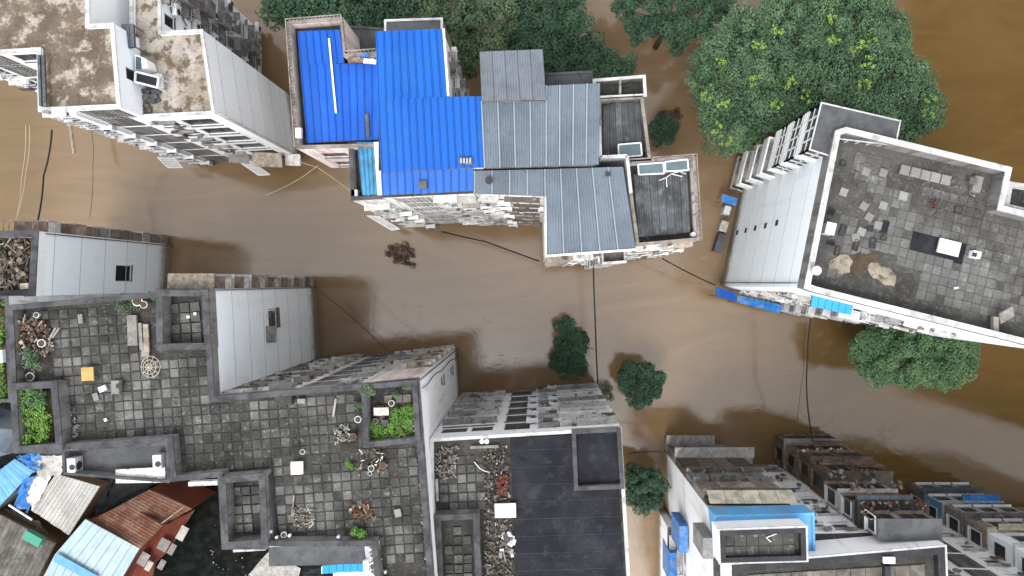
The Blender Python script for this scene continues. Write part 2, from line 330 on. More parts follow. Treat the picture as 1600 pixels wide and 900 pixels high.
# ------------------------------------------------------------------ facade pieces (local: x along wall, -y outwards, z up)
CACHE = {}
def cached(key, fn):
    if key not in CACHE: CACHE[key] = fn()
    return CACHE[key]
def q(v): return round(v * 5) / 5
def window_mesh(wd, ht, fm):
    def mk():
        a = MB(); t_ = .07
        a.box(0, wd, .06, .14, 0, t_); a.box(0, wd, .06, .14, ht - t_, ht); a.box(0, t_, .06, .14, t_, ht - t_); a.box(wd - t_, wd, .06, .14, t_, ht - t_)
        n = max(1, int(wd / .8))
        for i in range(1, n): a.box(wd * i / n - .03, wd * i / n + .03, .07, .13, t_, ht - t_)
        a.box(-.08, wd + .08, -.10, .05, -.08, -.003)     # sill
        p = MB(); p.box(.05, wd - .05, .10, .115, .05, ht - .05)
        return a.mesh('window', fm), p.mesh('pane', 'dark_glass')
    return cached(('w', q(wd), q(ht), fm), mk)
def cage_mesh(wd, ht, d, m):
    def mk():
        a = MB(); s = .035
        for z in (0, ht * .35, ht * .7, ht): a.box(0, wd, -d, -d + s, z, z + s); a.box(0, s, -d + s, 0, z, z + s); a.box(wd - s, wd, -d + s, 0, z, z + s)
        k = int(wd / .22)
        for i in range(k + 1): x = (wd - s) * i / k; a.box(x, x + s, -d - .01, -d, 0, ht)
        a.box(0, wd, -d + s, -.01, -.02, .02)
        return a.mesh('security_cage', m)
    return cached(('c', q(wd), q(ht), q(d), m), mk)
def awning_mesh(wd, d, m, slope=.12, th=.09):
    def mk():
        a = MB(); zf = -d * slope
        a.add([(0, 0, 0), (wd, 0, 0), (wd, -d, zf), (0, -d, zf), (0, 0, th), (wd, 0, th), (wd, -d, zf + th), (0, -d, zf + th)],
              [(0, 1, 2, 3), (4, 7, 6, 5), (3, 2, 6, 7), (0, 3, 7, 4), (1, 5, 6, 2), (0, 4, 5, 1)])
        return a.mesh('awning', m)
    return cached(('a', q(wd), q(d), m, slope), mk)
def sheet_awning_mesh(wd, d, m, slope=.3):
    def mk():
        a = MB(); n = int(wd / .15); pr = [(wd * i / n, .03 * (i % 2)) for i in range(n + 1)]
        for (x0, h0), (x1, h1) in zip(pr, pr[1:]): a.quad((x0, 0, h0), (x1, 0, h1), (x1, -d, h1 - d * slope), (x0, -d, h0 - d * slope))
        a.box(0, wd, -d, -d + .04, -d * slope - .06, -d * slope - .01); a.box(0, wd, -.05, -.01, -.07, -.01)
        return a.mesh('awning', m)
    return cached(('sa', q(wd), q(d), m, slope), mk)
def balcony_mesh(wd, d, hp, m):
    def mk():
        a = MB(); a.box(0, wd, -d, 0, -.14, 0)
        a.box(0, wd, -d, -d + .12, .0, hp); a.box(0, .12, -d + .12, 0, .0, hp); a.box(wd - .12, wd, -d + .12, 0, 0, hp)
        a.box(-.03, wd + .03, -d - .03, -d + .15, hp + .003, hp + .07)
        return a.mesh('balcony', m)
    return cached(('b', q(wd), q(d), q(hp), m), mk)
def ac_mesh():
    def mk():
        a = MB(); a.box(0, .85, -.45, -.12, 0, .6); a.box(.05, .12, -.5, 0, -.06, -.003); a.box(.73, .8, -.5, 0, -.06, -.003)
        f = MB(); o = len(f.v)
        f.tube([(.32, -.455, .3), (.32, -.485, .3)], .22, 12)
        return a.mesh('air_conditioner', 'white_plastic'), f.mesh('fan', 'dark_plastic')
    return cached('ac', mk)
def lattice_mesh(wd, ht, m):
    def mk():
        a = MB(); s = .06; nx = max(2, int(wd / .3)); nz_ = max(2, int(ht / .3))
        for i in range(nx + 1): x = (wd - s) * i / nx; a.box(x, x + s, .0, .12, 0, ht)
        for i in range(nz_ + 1):
            z = (ht - s) * i / nz_; a.box(0, wd, .01, .11, z, z + s)
        for i in range(nx):
            for j in range(nz_):
                x, z = wd * (i + .5) / nx, ht * (j + .5) / nz_; a.obox((x, .06, z), .13, .07, .13, 0, 0)
        return a.mesh('lattice_screen', m)
    return cached(('l', q(wd), q(ht), m), mk)

def facade(root, A, B, z0, z1, wallm, spec):
    """wall A->B (world 2D, outside on the right) with real openings; spec: floors (list of z), step, bays [(u0,u1,kind,opts)]"""
    A, B = Vector(A), Vector(B); Ln = (B - A).length; d = (B - A) / Ln; ang = math.atan2(d.y, d.x); inn = Vector((-d.y, d.x))
    st = spec.get('step', 2.95); floors = spec['floors']; ops = []; jobs = []
    for fi, zf in enumerate(floors):
        for bay in spec['bays']:
            u0, u1, kind = bay[:3]; o = bay[3] if len(bay) > 3 else {}
            if u0 < 0: u0 += Ln
            if u1 <= 0: u1 += Ln
            u1 = min(u1, Ln - .1); 
            if u1 - u0 < .4: continue
            if 'only' in o and fi not in o['only']: continue
            if 'skip' in o and fi in o['skip']: continue
            lo = zf + o.get('sill', .85); hi = zf + o.get('head', 2.35)
            if kind in ('balcony',): lo = zf + .02; hi = zf + 2.4
            if kind == 'lattice': lo = zf + .15; hi = zf + st - .15
            if kind in ('slab', 'panel', 'pipe'): jobs.append((u0, u1, zf, zf, kind, o)); continue
            hi = min(hi, z1 - .12); lo = max(lo, z0 + .02)
            if hi - lo < .4: continue
            ops.append((u0, u1, lo, hi)); jobs.append((u0, u1, lo, hi, kind, o))
    us = sorted({0, Ln} | {round(x, 4) for o in ops for x in o[:2]}); zs = sorted({z0, z1} | {round(x, 4) for o in ops for x in o[2:]})
    a = MB(); dep = .32
    def pt(u, z, dd=0): p = A + d * u + inn * dd; return (p.x, p.y, z)
    for i in range(len(us) - 1):
        for j in range(len(zs) - 1):
            uc, zc = (us[i] + us[i + 1]) / 2, (zs[j] + zs[j + 1]) / 2
            if any(o[0] < uc < o[1] and o[2] < zc < o[3] for o in ops): continue
            a.quad(pt(us[i], zs[j]), pt(us[i + 1], zs[j]), pt(us[i + 1], zs[j + 1]), pt(us[i], zs[j + 1]))
    bk = MB()
    for (u0, u1, lo, hi) in ops:
        a.quad(pt(u0, lo), pt(u0, lo, dep), pt(u1, lo, dep), pt(u1, lo)); a.quad(pt(u0, hi), pt(u1, hi), pt(u1, hi, dep), pt(u0, hi, dep))
        a.quad(pt(u0, lo), pt(u0, hi), pt(u0, hi, dep), pt(u0, lo, dep)); a.quad(pt(u1, lo), pt(u1, lo, dep), pt(u1, hi, dep), pt(u1, hi))
        bk.quad(pt(u0, lo, dep - .005), pt(u1, lo, dep - .005), pt(u1, hi, dep - .005), pt(u0, hi, dep - .005))
    wo = part('wall', a, wallm, root)
    cl = {k: MB() for k in ('dark_wall', 'white_ledge', 'brown_ledge', 'grey_wall')}
    for (u0, u1, lo, hi, kind, o) in jobs:
        if kind == 'cage' or (kind == 'win' and o.get('aw')):      # pots, boxes, washing and tins on sills and canopies
            out_ = o.get('d', .5) * .45 if kind == 'cage' else .2
            for _ in range(int((u1 - u0) * 2.2)):
                zz = random.choice([lo - .02, lo - .02, hi + .3]); dd = U(.04, out_ + .08); p = pt(U(u0, u1), zz + U(.05, .16), -dd)
                cl[random.choice(list(cl))].obox(p, U(.12, .5), U(.08, .25), U(.08, .35), ang + U(-.3, .3))
            if R() < .35:
                p = pt(U(u0, u1), lo + .5, -out_ - .12); cl[random.choice(['dark_wall', 'brown_ledge', 'white_ledge'])].obox(p, U(.3, .9), .05, U(.5, .9), ang)
    for k, v in cl.items():
        if v.v: part('sill_clutter', v, k, root, kind='stuff')
    if bk.v: part('room_interior', bk, 'dark_room', root)
    for (u0, u1, lo, hi, kind, o) in jobs:
        wd, ht = u1 - u0, hi - lo; p = pt(u0, lo)
        def put(nm, me, du=0, z=None, out=.0):
            pp = Vector(pt(u0 + du, lo if z is None else z, -out)); return inst(nm, me, pp, ang, root)
        if kind in ('win', 'cage', 'balcony'):
            fm = o.get('frame', 'alu_frame')
            wm, pm = window_mesh(wd, ht, fm); wi = put('window', wm, z=lo + .0); sub('pane', pm, wi)
        if kind == 'cage':
            cd = o.get('d', .5) * .45; put('security_cage', cage_mesh(wd + .3, ht + .3, cd, o.get('cm', 'white_frame')), -.15, lo - .2, .01)
            if o.get('aw', 1): put('awning', (sheet_awning_mesh if o.get('sheet') else awning_mesh)(wd + .4, cd + o.get('ad', .14), o.get('am', 'concrete_ledge')), -.2, hi + .25, .005)
        if kind == 'win' and o.get('aw'):
            put('awning', awning_mesh(wd + .3, o['aw'], o.get('am', 'concrete_ledge')), -.15, hi + .12, .005)
        if kind == 'balcony':
            bd = o.get('d', 1.1); put('balcony', balcony_mesh(wd + .2, bd, o.get('hp', .95), o.get('am', 'white_ledge')), -.1, lo - .02, .004)
            if o.get('cage'): put('security_cage', cage_mesh(wd, 1.5, bd - .1, 'white_frame'), 0, lo + 1.05, .02)
        if kind == 'lattice': put('lattice_screen', lattice_mesh(wd, ht, o.get('am', 'white_ledge')), 0, lo, .0)
        if kind == 'slab': put('ledge', awning_mesh(wd, o.get('d', .5), o.get('am', 'concrete_ledge'), .02, o.get('th', .12)), 0, lo + o.get('dz', 0), .004)
        if o.get('ac') and R() < o['ac']:
            am, fm_ = ac_mesh(); ao = put('air_conditioner', am, wd + .1, lo - .1, .0); sub('fan', fm_, ao)
    return wo

def block(root, px, zpx, z0, zroof, ztop=None, wall='white_wall', cop='white_coping', floor='mossy_concrete', t_=.24, fac=None, par=None, seams=None, plain=None):
    """a storeyed volume traced at height zpx; parapet from zroof to ztop; fac {edge index in px order: facade spec}"""
    poly = [P2(x, y, zpx) for x, y in px]; idx = list(range(len(px))); fac = fac or {}
    rev = area(poly) < 0
    n = len(poly)
    if rev:
        poly = poly[::-1]; fac = {(n - 2 - k) % n: v for k, v in fac.items()}
        if seams: seams = {(n - 2 - k) % n: v for k, v in seams.items()}
    plainm = MB()
    for i in range(n):
        a, b_ = poly[i], poly[(i + 1) % n]
        if i in fac: facade(root, a, b_, z0, zroof, fac[i].get('wall', wall), fac[i])
        else: plainm.quad((a.x, a.y, z0), (b_.x, b_.y, z0), (b_.x, b_.y, zroof), (a.x, a.y, zroof))
    if plainm.v: part('wall', plainm, wall, root)
    if seams:
        for i, zs in seams.items():
            a, b_ = poly[i], poly[(i + 1) % n]; nn = (b_ - a).normalized(); on = Vector((nn.y, -nn.x)) * .02
            for z in zs:
                s_ = MB(); p, q_ = a + on * .3, b_ + on * .3
                s_.beam((p.x, p.y, z), (q_.x, q_.y, z), .035, .04)
                part('wall_seam', s_, 'seam', root)
    fl = MB(); fl.prism(poly, zroof - .15, zroof - .01, True, True, False)
    part('roof', fl, floor, root)
    if ztop:
        inner = offset(poly, t_); r_ = MB(); r_.ring(poly, inner, zroof - .009, ztop - .08); part('parapet', r_, par or wall, root)
        c_ = MB(); c_.ring(offset(poly, -.035), offset(poly, t_ + .03), ztop - .079, ztop); part('coping', c_, cop, root)
    return poly

TILE = {}
def tile_mesh(sz, th, m):
    k = (sz, th, m)
    if k not in TILE:
        a = MB(); h = sz / 2; e = .03
        a.add([(-h, -h, 0), (h, -h, 0), (h, h, 0), (-h, h, 0), (-h + e, -h + e, th), (h - e, -h + e, th), (h - e, h - e, th), (-h + e, h - e, th)],
              [(4, 5, 6, 7), (0, 1, 5, 4), (1, 2, 6, 5), (2, 3, 7, 6), (3, 0, 4, 7)])
        TILE[k] = a
    return TILE[k]
def tiles(root, px, z, size, gap, ang, m, skip=(), miss=0.0, th=.05, alt=None, limit=300, jit=.02, name='tile', prior=None):
    poly = [P2(x, y, z) for x, y in px]
    if area(poly) < 0: poly = poly[::-1]
    sk = [[P2(x, y, z) for x, y in s] for s in skip]
    c, s = math.cos(ang), math.sin(ang); pit = size + gap; ex = Vector((c, s)); ey = Vector((-s, c)); o = poly[0]
    us = [(p - o).dot(ex) for p in poly]; vs = [(p - o).dot(ey) for p in poly]; cells = []
    for i in range(int(min(us) / pit) - 1, int(max(us) / pit) + 2):
        for j in range(int(min(vs) / pit) - 1, int(max(vs) / pit) + 2):
            ce = o + ex * (i + .5) * pit + ey * (j + .5) * pit
            if not all(inside(ce + ex * a * size * .48 + ey * b_ * size * .48, poly) for a in (-1, 1) for b_ in (-1, 1)): continue
            if any(inside(ce, q_) for q_ in sk) or R() < miss: continue
            cells.append(ce)
    cells.sort(key=lambda p: (p - (prior or Vector((0, 0)))).length)
    rest = MB(); base = tile_mesh(size, th, m)
    ms = [base.mesh(name, m)] + ([base.mesh(name, alt[0])] if alt else [])
    for k, ce in enumerate(cells):
        jx, jy, ja = U(-jit, jit), U(-jit, jit), ang + U(-jit, jit)
        loc = Vector((ce.x + jx, ce.y + jy, z + U(-.012, .012)))
        tx, ty = U(-.012, .012), U(-.012, .012)
        if k < limit:
            me = ms[1] if alt and R() < alt[1] else ms[0]
            inst(name, me, loc, ja, root, tx, ty)
        else:
            M = Matrix.Translation(loc) @ Matrix.Rotation(ja, 4, 'Z') @ Matrix.Rotation(tx, 4, 'X'); rest.add([M @ Vector(v) for v in base.v], base.f)
    if rest.v: part(name, rest, m, root, kind='stuff')
    return len(cells)

def sheet(root, TL, TR, BR, BL, zt, zb, n, m, ribs=1, rh=.07, name='roof_panel', gapw=.03, batten=None, bevery=1, thick=True):
    """metal sheeting: n panels side by side from the top edge TL-TR to the bottom edge BL-BR, each with its ribs"""
    a, b_, c, d_ = P(*TL, zt), P(*TR, zt), P(*BR, zb), P(*BL, zb)
    for i in range(n):
        f0, f1 = i / n, (i + 1) / n; wd = (b_ - a).length / n; g_ = gapw / wd / n / 2
        t0, t1, b0, b1 = a.lerp(b_, f0 + g_), a.lerp(b_, f1 - g_), d_.lerp(c, f0 + g_), d_.lerp(c, f1 - g_)
        pr = []
        if ribs == 1: pr = [(0, 0), (.005, rh), (.10, rh), (.16, 0), (.5, .0), (1, 0)]
        else:
            for k in range(ribs): pr += [(k / ribs, 0), ((k + .25) / ribs, rh), ((k + .55) / ribs, rh), ((k + .8) / ribs, 0)]
            pr.append((1, 0))
        mb = MB(); top = [t0.lerp(t1, x) + Vector((0, 0, h)) for x, h in pr]; bot = [b0.lerp(b1, x) + Vector((0, 0, h)) for x, h in pr]
        jb = U(-.03, .03); dv = (b0 - t0).normalized() * jb; bot = [v + dv for v in bot]
        k = len(pr); dn = Vector((0, 0, -.05))
        mb.add(top + bot, [(j, k + j, k + j + 1, j + 1) for j in range(k - 1)])
        mb.add([top[0] , top[-1], bot[-1], bot[0], top[0] + dn, top[-1] + dn, bot[-1] + dn, bot[0] + dn], [(4, 5, 6, 7), (0, 3, 7, 4), (1, 5, 6, 2), (3, 2, 6, 7), (0, 4, 5, 1)])
        part(name, mb, m, root)
        if batten and i % bevery == 0:
            q_ = MB(); q_.beam(t0 + Vector((0, 0, rh + .03)), b0 + Vector((0, 0, rh + .03)), .06, .05); part('batten', q_, batten, root)
    # the deck and purlins underneath
    u_ = MB(); lo = Vector((0, 0, -.12)); ins = lambda p, o_: p.lerp(o_, .01)
    u_.add([a + lo, b_ + lo, c + lo, d_ + lo, a + lo * 1.8, b_ + lo * 1.8, c + lo * 1.8, d_ + lo * 1.8], [(0, 3, 2, 1), (4, 5, 6, 7), (0, 1, 5, 4), (1, 2, 6, 5), (2, 3, 7, 6), (3, 0, 4, 7)])
    part('roof_deck', u_, 'dark_wall', root)

# ------------------------------------------------------------------ vegetation
def leaf_mb(clumps, per, size, flat=.5, shell=.55):
    a = MB(); v = a.v; f = a.f
    for (cx, cy, cz, r) in clumps:
        for _ in range(per):
            while True:
                x, y, z = U(-1, 1), U(-1, 1), U(-.75, 1)
                l2 = x * x + y * y + z * z
                if shell * shell * .6 < l2 <= 1: break
            px, py, pz = cx + x * r, cy + y * r, cz + z * r * .8
            s_ = size * U(.6, 1.25); th = U(0, 6.283)
            nx, ny, nz_ = x * .8 + U(-.6, .6), y * .8 + U(-.6, .6), z + flat + U(-.3, .5)
            n = Vector((nx, ny, nz_)).normalized(); t1 = n.cross(Vector((math.cos(th), math.sin(th), .1))).normalized(); t2 = n.cross(t1)
            p = Vector((px, py, pz)); o = len(v); wv = .42
            v.extend((tuple(p - t1 * s_), tuple(p + t2 * s_ * wv + n * s_ * .12), tuple(p + t1 * s_), tuple(p - t2 * s_ * wv + n * s_ * .12)))
            f.append((o, o + 1, o + 2, o + 3))
    return a
def crown_clumps(outline, z, zc, hgt, n, r, core=True):
    """clump centres inside a traced outline (px at height z); domed: high in the middle"""
    poly = [P2(x, y, z) for x, y in outline]
    cx = sum(p.x for p in poly) / len(poly); cy = sum(p.y for p in poly) / len(poly)
    xs = [p.x for p in poly]; ys = [p.y for p in poly]; out = []; g_ = 0
    mxr = max((p - Vector((cx, cy))).length for p in poly)
    while len(out) < n and g_ < n * 60:
        g_ += 1; best = None
        for _ in range(7):
            q0 = Vector((U(min(xs), max(xs)), U(min(ys), max(ys))))
            if not inside(q0, poly): continue
            dd = min([(q0.x - c[0]) ** 2 + (q0.y - c[1]) ** 2 for c in out] or [9])
            if best is None or dd > best[0]: best = (dd, q0)
        if best is None: continue
        p = best[1]
        e = min(1, (p - Vector((cx, cy))).length / mxr)
        rr = r * U(.6, 1.15)
        zz = zc + hgt * (math.sqrt(max(0, 1 - e * e * .9)) * U(.2, 1.0) - .35 * R())
        out.append((p.x, p.y, zz, rr))
    return out, (cx, cy)
def tree(label, outline, z, zc, hgt, n, r, per, size, leaf, cat='tree', group=None, flowers=0, name='tree', flowpos=None, trunk_r=.28, z0=0):
    cl, (cx, cy) = crown_clumps(outline, z, zc, hgt, n, r)
    root = thing(name, label, cat, (cx, cy, z0), group)
    tr = MB(); top = Vector((cx + U(-.3, .3), cy + U(-.3, .3), zc))
    tr.tube([(cx, cy, z0 - .5), (cx + .1, cy, z0 + (zc - z0) * .5), top], [trunk_r, trunk_r * .8, trunk_r * .55], 8)
    part('trunk', tr, 'bark', root, smooth=True)
    br = MB()
    for c in random.sample(cl, min(len(cl), 22)):
        mid = top.lerp(Vector(c[:3]), .5) + Vector((0, 0, .3)); br.tube([top, mid, c[:3]], [trunk_r * .4, trunk_r * .22, .03], 5, False)
    part('limb', br, 'bark', root, kind='stuff')
    part('crown', leaf_mb(cl, per, size), leaf, root, kind='stuff')
    if flowpos:
        for (fx, fy) in flowpos:
            best = min(cl, key=lambda c: (Vector(c[:2]) - P2(fx, fy, z)).length - c[2] * .15)
            px = P2(fx, fy, z + 1.2); zz = max([c[2] + c[3] * .8 for c in cl if (Vector(c[:2]) - px).length < c[3]] or [best[2] + .4])
            k = P2(fx, fy, zz)
            part('blossom', leaf_mb([(k.x + U(-.45, .45), k.y + U(-.45, .45), zz + U(-.2, .1), U(.10, .20)) for _ in range(7)], 12, .085, .8), 'flower', root)
    return root
def plant(label, px, py, z, r, h, leaf='leaf_fresh', per=45, size=.09, n=5, name='potted_plant', pot=None, cat='plant', spread=1.0):
    c = P(px, py, z); root = thing(name, label, cat, c)
    cl = [(c.x + U(-r, r) * .6 * spread, c.y + U(-r, r) * .6, c.z + h * U(.35, .9), r * .5) for _ in range(n)]
    part('foliage', leaf_mb(cl, per, size, .5, .2), leaf, root, kind='stuff')
    s = MB()
    for k in cl: s.tube([(c.x, c.y, c.z), (k[0], k[1], k[2])], .015, 4, False)
    part('stem', s, 'bark', root)
    if pot: q_ = MB(); q_.cyl(c, r * .35, .28, 10, r * .45); part('pot', q_, pot, root)
    return root

# ================================================================== water and ground
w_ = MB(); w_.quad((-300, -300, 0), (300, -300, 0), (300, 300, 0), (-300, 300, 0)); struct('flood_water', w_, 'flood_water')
g_ = MB(); g_.prism([P2(*p, 0) for p in [(-150, 1150), (-150, 600), (200, 600), (420, 640), (520, 760), (520, 1150)][::-1]], -.5, .10); struct('ground', g_, 'black_water')

STD = [.4, 3.3, 6.2, 9.1, 12.0, 14.9]
# ================================================================== top left block
A1 = thing('apartment_building', 'white apartment block with brown stained flat roof in the top left corner', 'building', P(60, 60, 0))
lat = {'am': 'grey_wall'}
block(A1, [(-90, -95), (139, -95), (139, 38), (177, 36), (188, 168), (60, 174), (58, 80), (-90, 88)], 20, 0, 19.75, 20.0, 'white_wall', 'white_coping', 'stained_roof', .22,
      fac={4: dict(floors=STD + [17.2], bays=[(.35, 1.5, 'cage', {'am': 'white_ledge', 'ac': .5}), (-3.05, -.3, 'lattice', lat)]),
           6: dict(floors=STD + [17.2], bays=[(-2.1, -.35, 'win', {'sill': 1.0, 'ac': .3}), (-4.4, -2.6, 'lattice', lat), (.4, 1.5, 'cage', {'am': 'white_ledge'})]),
           3: dict(floors=[17.0], bays=[(2.2, 3.0, 'win', {'sill': .6, 'head': 2.0})], wall='pale_blue_wall')}, par='pale_blue_wall')
def pilaster(root, px, z0, z1, wd, dp, m='white_wall', name='pilaster', zp=20):
    p = P2(*px, zp); a = MB(); a.box(p.x - wd / 2, p.x + wd / 2, p.y - dp, p.y + .02, z0, z1); part(name, a, m, root)
pilaster(A1, (107, 172), 0, 19.6, .42, .25)
pp = MB()
for x in (61, 68): pp.beam(P(x, 86, 20.15), P(x + 3, 166, 20.15), .16, .14)
part('pipe', pp, 'old_grey_sheet', A1)
A2 = thing('apartment_building', 'lower white apartment block with mottled pale roof and long blank pale blue side wall', 'building', P(290, 110, 0))
block(A2, [(203, -95), (249, -95), (251, 49), (316, 46), (335, 177), (203, 184)], 17.5, 0, 17.1, 17.5, 'pale_blue_wall', 'white_coping', 'pale_roof', .16,
      fac={4: dict(wall='white_wall', floors=[-.8, 2.1, 5.0, 7.9, 10.8, 13.6], bays=[(-5.0, -3.6, 'win', {'aw': .25, 'am': 'white_ledge', 'sill': .9, 'head': 2.4, 'ac': .4}), (-3.1, -.9, 'win', {'sill': .75, 'head': 2.55})]),
           1: dict(floors=STD[:6], bays=[(.7, 1.5, 'win', {'ac': .8}), (2.2, 3.5, 'cage', {'am': 'grey_wall', 'd': .8, 'ac': .9}), (4.3, 5.6, 'cage', {'am': 'grey_wall', 'd': .8, 'ac': .5})])},
      seams={3: [1.2, 3.5, 5.9, 8.3, 10.7, 13.0, 15.6]}, par='white_wall')
am_, fm_ = ac_mesh()
for k, (x, y, z) in enumerate([(275, 8, 15), (300, 22, 13), (322, 28, 12), (345, 60, 9), (362, 55, 7.5), (372, 92, 6), (392, 84, 5), (400, 105, 3.5)]):
    p = P(x, y, z); X0 = wloc(A2).x  # condenser boxes and pipework on the recessed east wall
for k in range(5):
    a = MB(); z = 2.5 + 2.9 * k; p = P2(251, 20, 17.5); yy = p.y + U(-.6, 1.2)
    a.tube([(p.x + .10, yy, z), (p.x + .15, yy + .6, z + 1.2), (p.x + .12, yy + .2, z + 2.2), (p.x + .10, yy + .9, z + 2.7)], .04, 5); part('pipe', a, 'dark_plastic', A2)
    a = MB(); a.box(p.x + .02, p.x + .95, yy + 1.2, yy + 2.3, z + .2, z + 1.6); part('window_box', a, 'grey_wall', A2)
a = MB(); pa, pb = P2(215, 182, 17.5), P2(335, 177, 17.5); 
inst('awning', awning_mesh(2.6, 1.2, 'tan_ledge', .35), (pb.x - 3.2, pb.y - .03, 3.4), -.04, A2)
inst('awning', awning_mesh(1.4, 1.0, 'white_ledge', .3), (pb.x - .6, pb.y - .03, 2.6), -.04, A2)
inst('awning', awning_mesh(1.8, .9, 'grey_wall', .3), (pb.x - 5.4, pb.y - .02, 3.2), -.04, A2)
# rooftop stair door, roof clutter
sd_ = thing('roof_frame', 'white tubular frame with glass leaning out over the mottled pale roof', 'frame', P(232, 122, 17.1))
a = MB()
c4 = [P(212, 112, 18.4), P(248, 121, 18.2), P(246, 137, 18.2), P(211, 128, 18.4)]
for i in range(4): a.beam(c4[i], c4[(i + 1) % 4], .12, .10)
for p in c4: a.beam((p.x, p.y, 17.1), p, .08, .08)
part('frame', a, 'white_frame', sd_)
a = MB(); a.add([v + Vector((0, 0, -.05)) for v in c4], [(0, 1, 2, 3)]); part('pane', a, 'dark_glass', sd_)
wb_ = thing('white_box', 'small white box beside the glass frame on the mottled pale roof', 'box', P(248, 126, 17.1))
a = MB(); a.obox(P(248, 127, 17.45), .45, .9, .6, .1); part('body', a, 'white_plastic', wb_); a = MB(); a.obox(P(248, 127, 17.78), .5, .95, .05, .1); part('lid', a, 'white_frame', wb_)
cn = thing('roof_canopy', 'dark grey canopy over a stair opening beside the pale blue wall', 'canopy', P(200, 60, 17.1))
sheet(cn, (189, 38), (208, 37), (210, 73), (191, 76), 18.6, 18.5, 3, 'grey_sheet_dark', 3, .03)
a = MB()
for x, y in ((190, 40), (207, 39), (209, 72), (192, 74)): p = P(x, y, 18.4); a.beam((p.x, p.y, 17.1), p, .08, .08)
part('post', a, 'rusty_frame', cn)
gb = thing('glass_hut', 'small pale hut with a greenish pane against the pale blue wall', 'hut', P(218, 97, 17.1))
a = MB(); a.prism([P2(*p, 18.2) for p in [(211, 85), (228, 92), (231, 105), (211, 109)]][::-1], 17.1, 18.2); part('body', a, 'white_wall', gb)
a = MB(); a.prism([P2(*p, 18.25) for p in [(212, 88), (220, 90), (221, 108), (212, 108)]][::-1], 18.201, 18.25); part('pane', a, 'tinted_glass', gb)
for k, (x, y, rx, lbl, m) in enumerate([(224, 162, .8, 'dark heap of wet rags in the corner of the mottled pale roof', 'dark_wall'), (242, 148, .6, 'low grey mound of swept dirt on the mottled pale roof', 'grey_slab')]):
    c = P(x, y, 17.1); a = MB()
    for _ in range(26): a.obox((c.x + U(-.4, .4), c.y + U(-rx, rx), c.z + U(.03, .25)), U(.2, .5), U(.2, .4), U(.05, .2), U(0, 3), U(-.3, .3))
    tag(part('debris_heap', a, m, None, at=c), lbl, 'debris')

# ================================================================== blue-roofed building
B = thing('blue_roofed_building', 'apartment block with bright blue metal roofs in the top centre', 'building', P(600, 170, 0))
cg = {'am': 'white_ledge', 'ac': .5}
block(B, [(449, 33), (535, 26), (541, 84), (612, 80), (612, 228), (463, 232)], 21.0, 13.5, 20.1, 21.0, 'pink_wall', 'pink_coping', 'mossy_concrete', .17,
      fac={4: dict(floors=[13.6, 16.8], bays=[(.9, 2.6, 'win', {'sill': .9, 'head': 2.3})])})
block(B, [(452, 50), (525, 44), (540, 100), (600, 100), (600, 215), (480, 215)], 20, 0, 13.45, None, 'brown_wall')
block(B, [(545, 222), (594, 222), (597, 310), (549, 313)], 20.6, 0, 19.9, 20.6, 'old_white_wall', 'grey_coping', 'mossy_concrete', .2,
      fac={2: dict(floors=STD, bays=[(.25, 1.6, 'cage', cg)])}, par='pink_wall')
sheet(B, (558, 222), (587, 222), (590, 304), (566, 305), 20.85, 20.7, 4, 'cyan_sheet', 1, .05)
block(B, [(600, 66), (698, 63), (708, 163), (759, 163), (758, 268), (600, 273)], 20.5, 0, 22.05, None, 'white_wall',
      fac={1: dict(floors=STD + [17.8], bays=[(.4, 1.3, 'win', {'ac': .9}), (1.9, 3.2, 'cage', {'am': 'grey_wall', 'ac': .5})])})
block(B, [(597, 270), (739, 266), (740, 302), (597, 309)], 21.3, 0, 21.25, None, 'old_white_wall',
      fac={2: dict(floors=STD + [17.8], bays=[(.75, 2.9, 'lattice', {'am': 'white_ledge'}), (3.3, 4.5, 'cage', cg), (4.75, 5.7, 'win', {'aw': .5, 'ac': .4})])})
block(B, [(601, 31), (691, 28), (691, 70), (601, 70)], 19.0, 0, 18.9, 19.0, 'grey_wall', 'white_coping', 'grey_slab', .08)
block(B, [(541, 40), (600, 44), (600, 90), (541, 86)], 17.0, 0, 16.9, 17.0, 'grey_wall', 'grey_coping', 'grey_slab', .1)
sheet(B, (466, 49), (531, 46), (583, 217), (480, 223), 20.8, 20.7, 9, 'deep_blue_sheet') if False else None
sheet(B, (465, 49), (531, 46), (538, 99), (469, 101), 20.85, 20.8, 6, 'deep_blue_sheet')
sheet(B, (469, 100), (592, 99), (592, 217.5), (480, 223), 20.8, 20.7, 10, 'deep_blue_sheet')
sheet(B, (587, 49), (692, 45), (701, 152), (590, 155), 22.6, 22.5, 9, 'blue_sheet')
sheet(B, (590, 154.5), (753, 150), (759, 261), (596, 269), 22.5, 22.35, 14, 'blue_sheet')
sheet(B, (594.5, 266), (740, 262), (740, 298), (597, 305), 21.9, 21.5, 12, 'blue_sheet')
a = MB(); a.beam(P(514, 60, 20.95), P(525, 177, 20.9), .12, .05); part('ridge_strip', a, 'white_frame', B)
a = MB(); a.beam(P(693, 45, 22.65), P(700.5, 150, 22.6), .14, .1); part('edge_flashing', a, 'white_frame', B)
a = MB(); a.beam(P(588, 222, 21.2), P(594, 305, 21.2), .3, .12); part('edge_flashing', a, 'white_frame', B)
a = MB(); a.obox(P(574, 196, 20.85), .22, 1.5, .1, .05); part('skylight', a, 'old_grey_sheet', B)
vt = cached('vent', lambda: None)
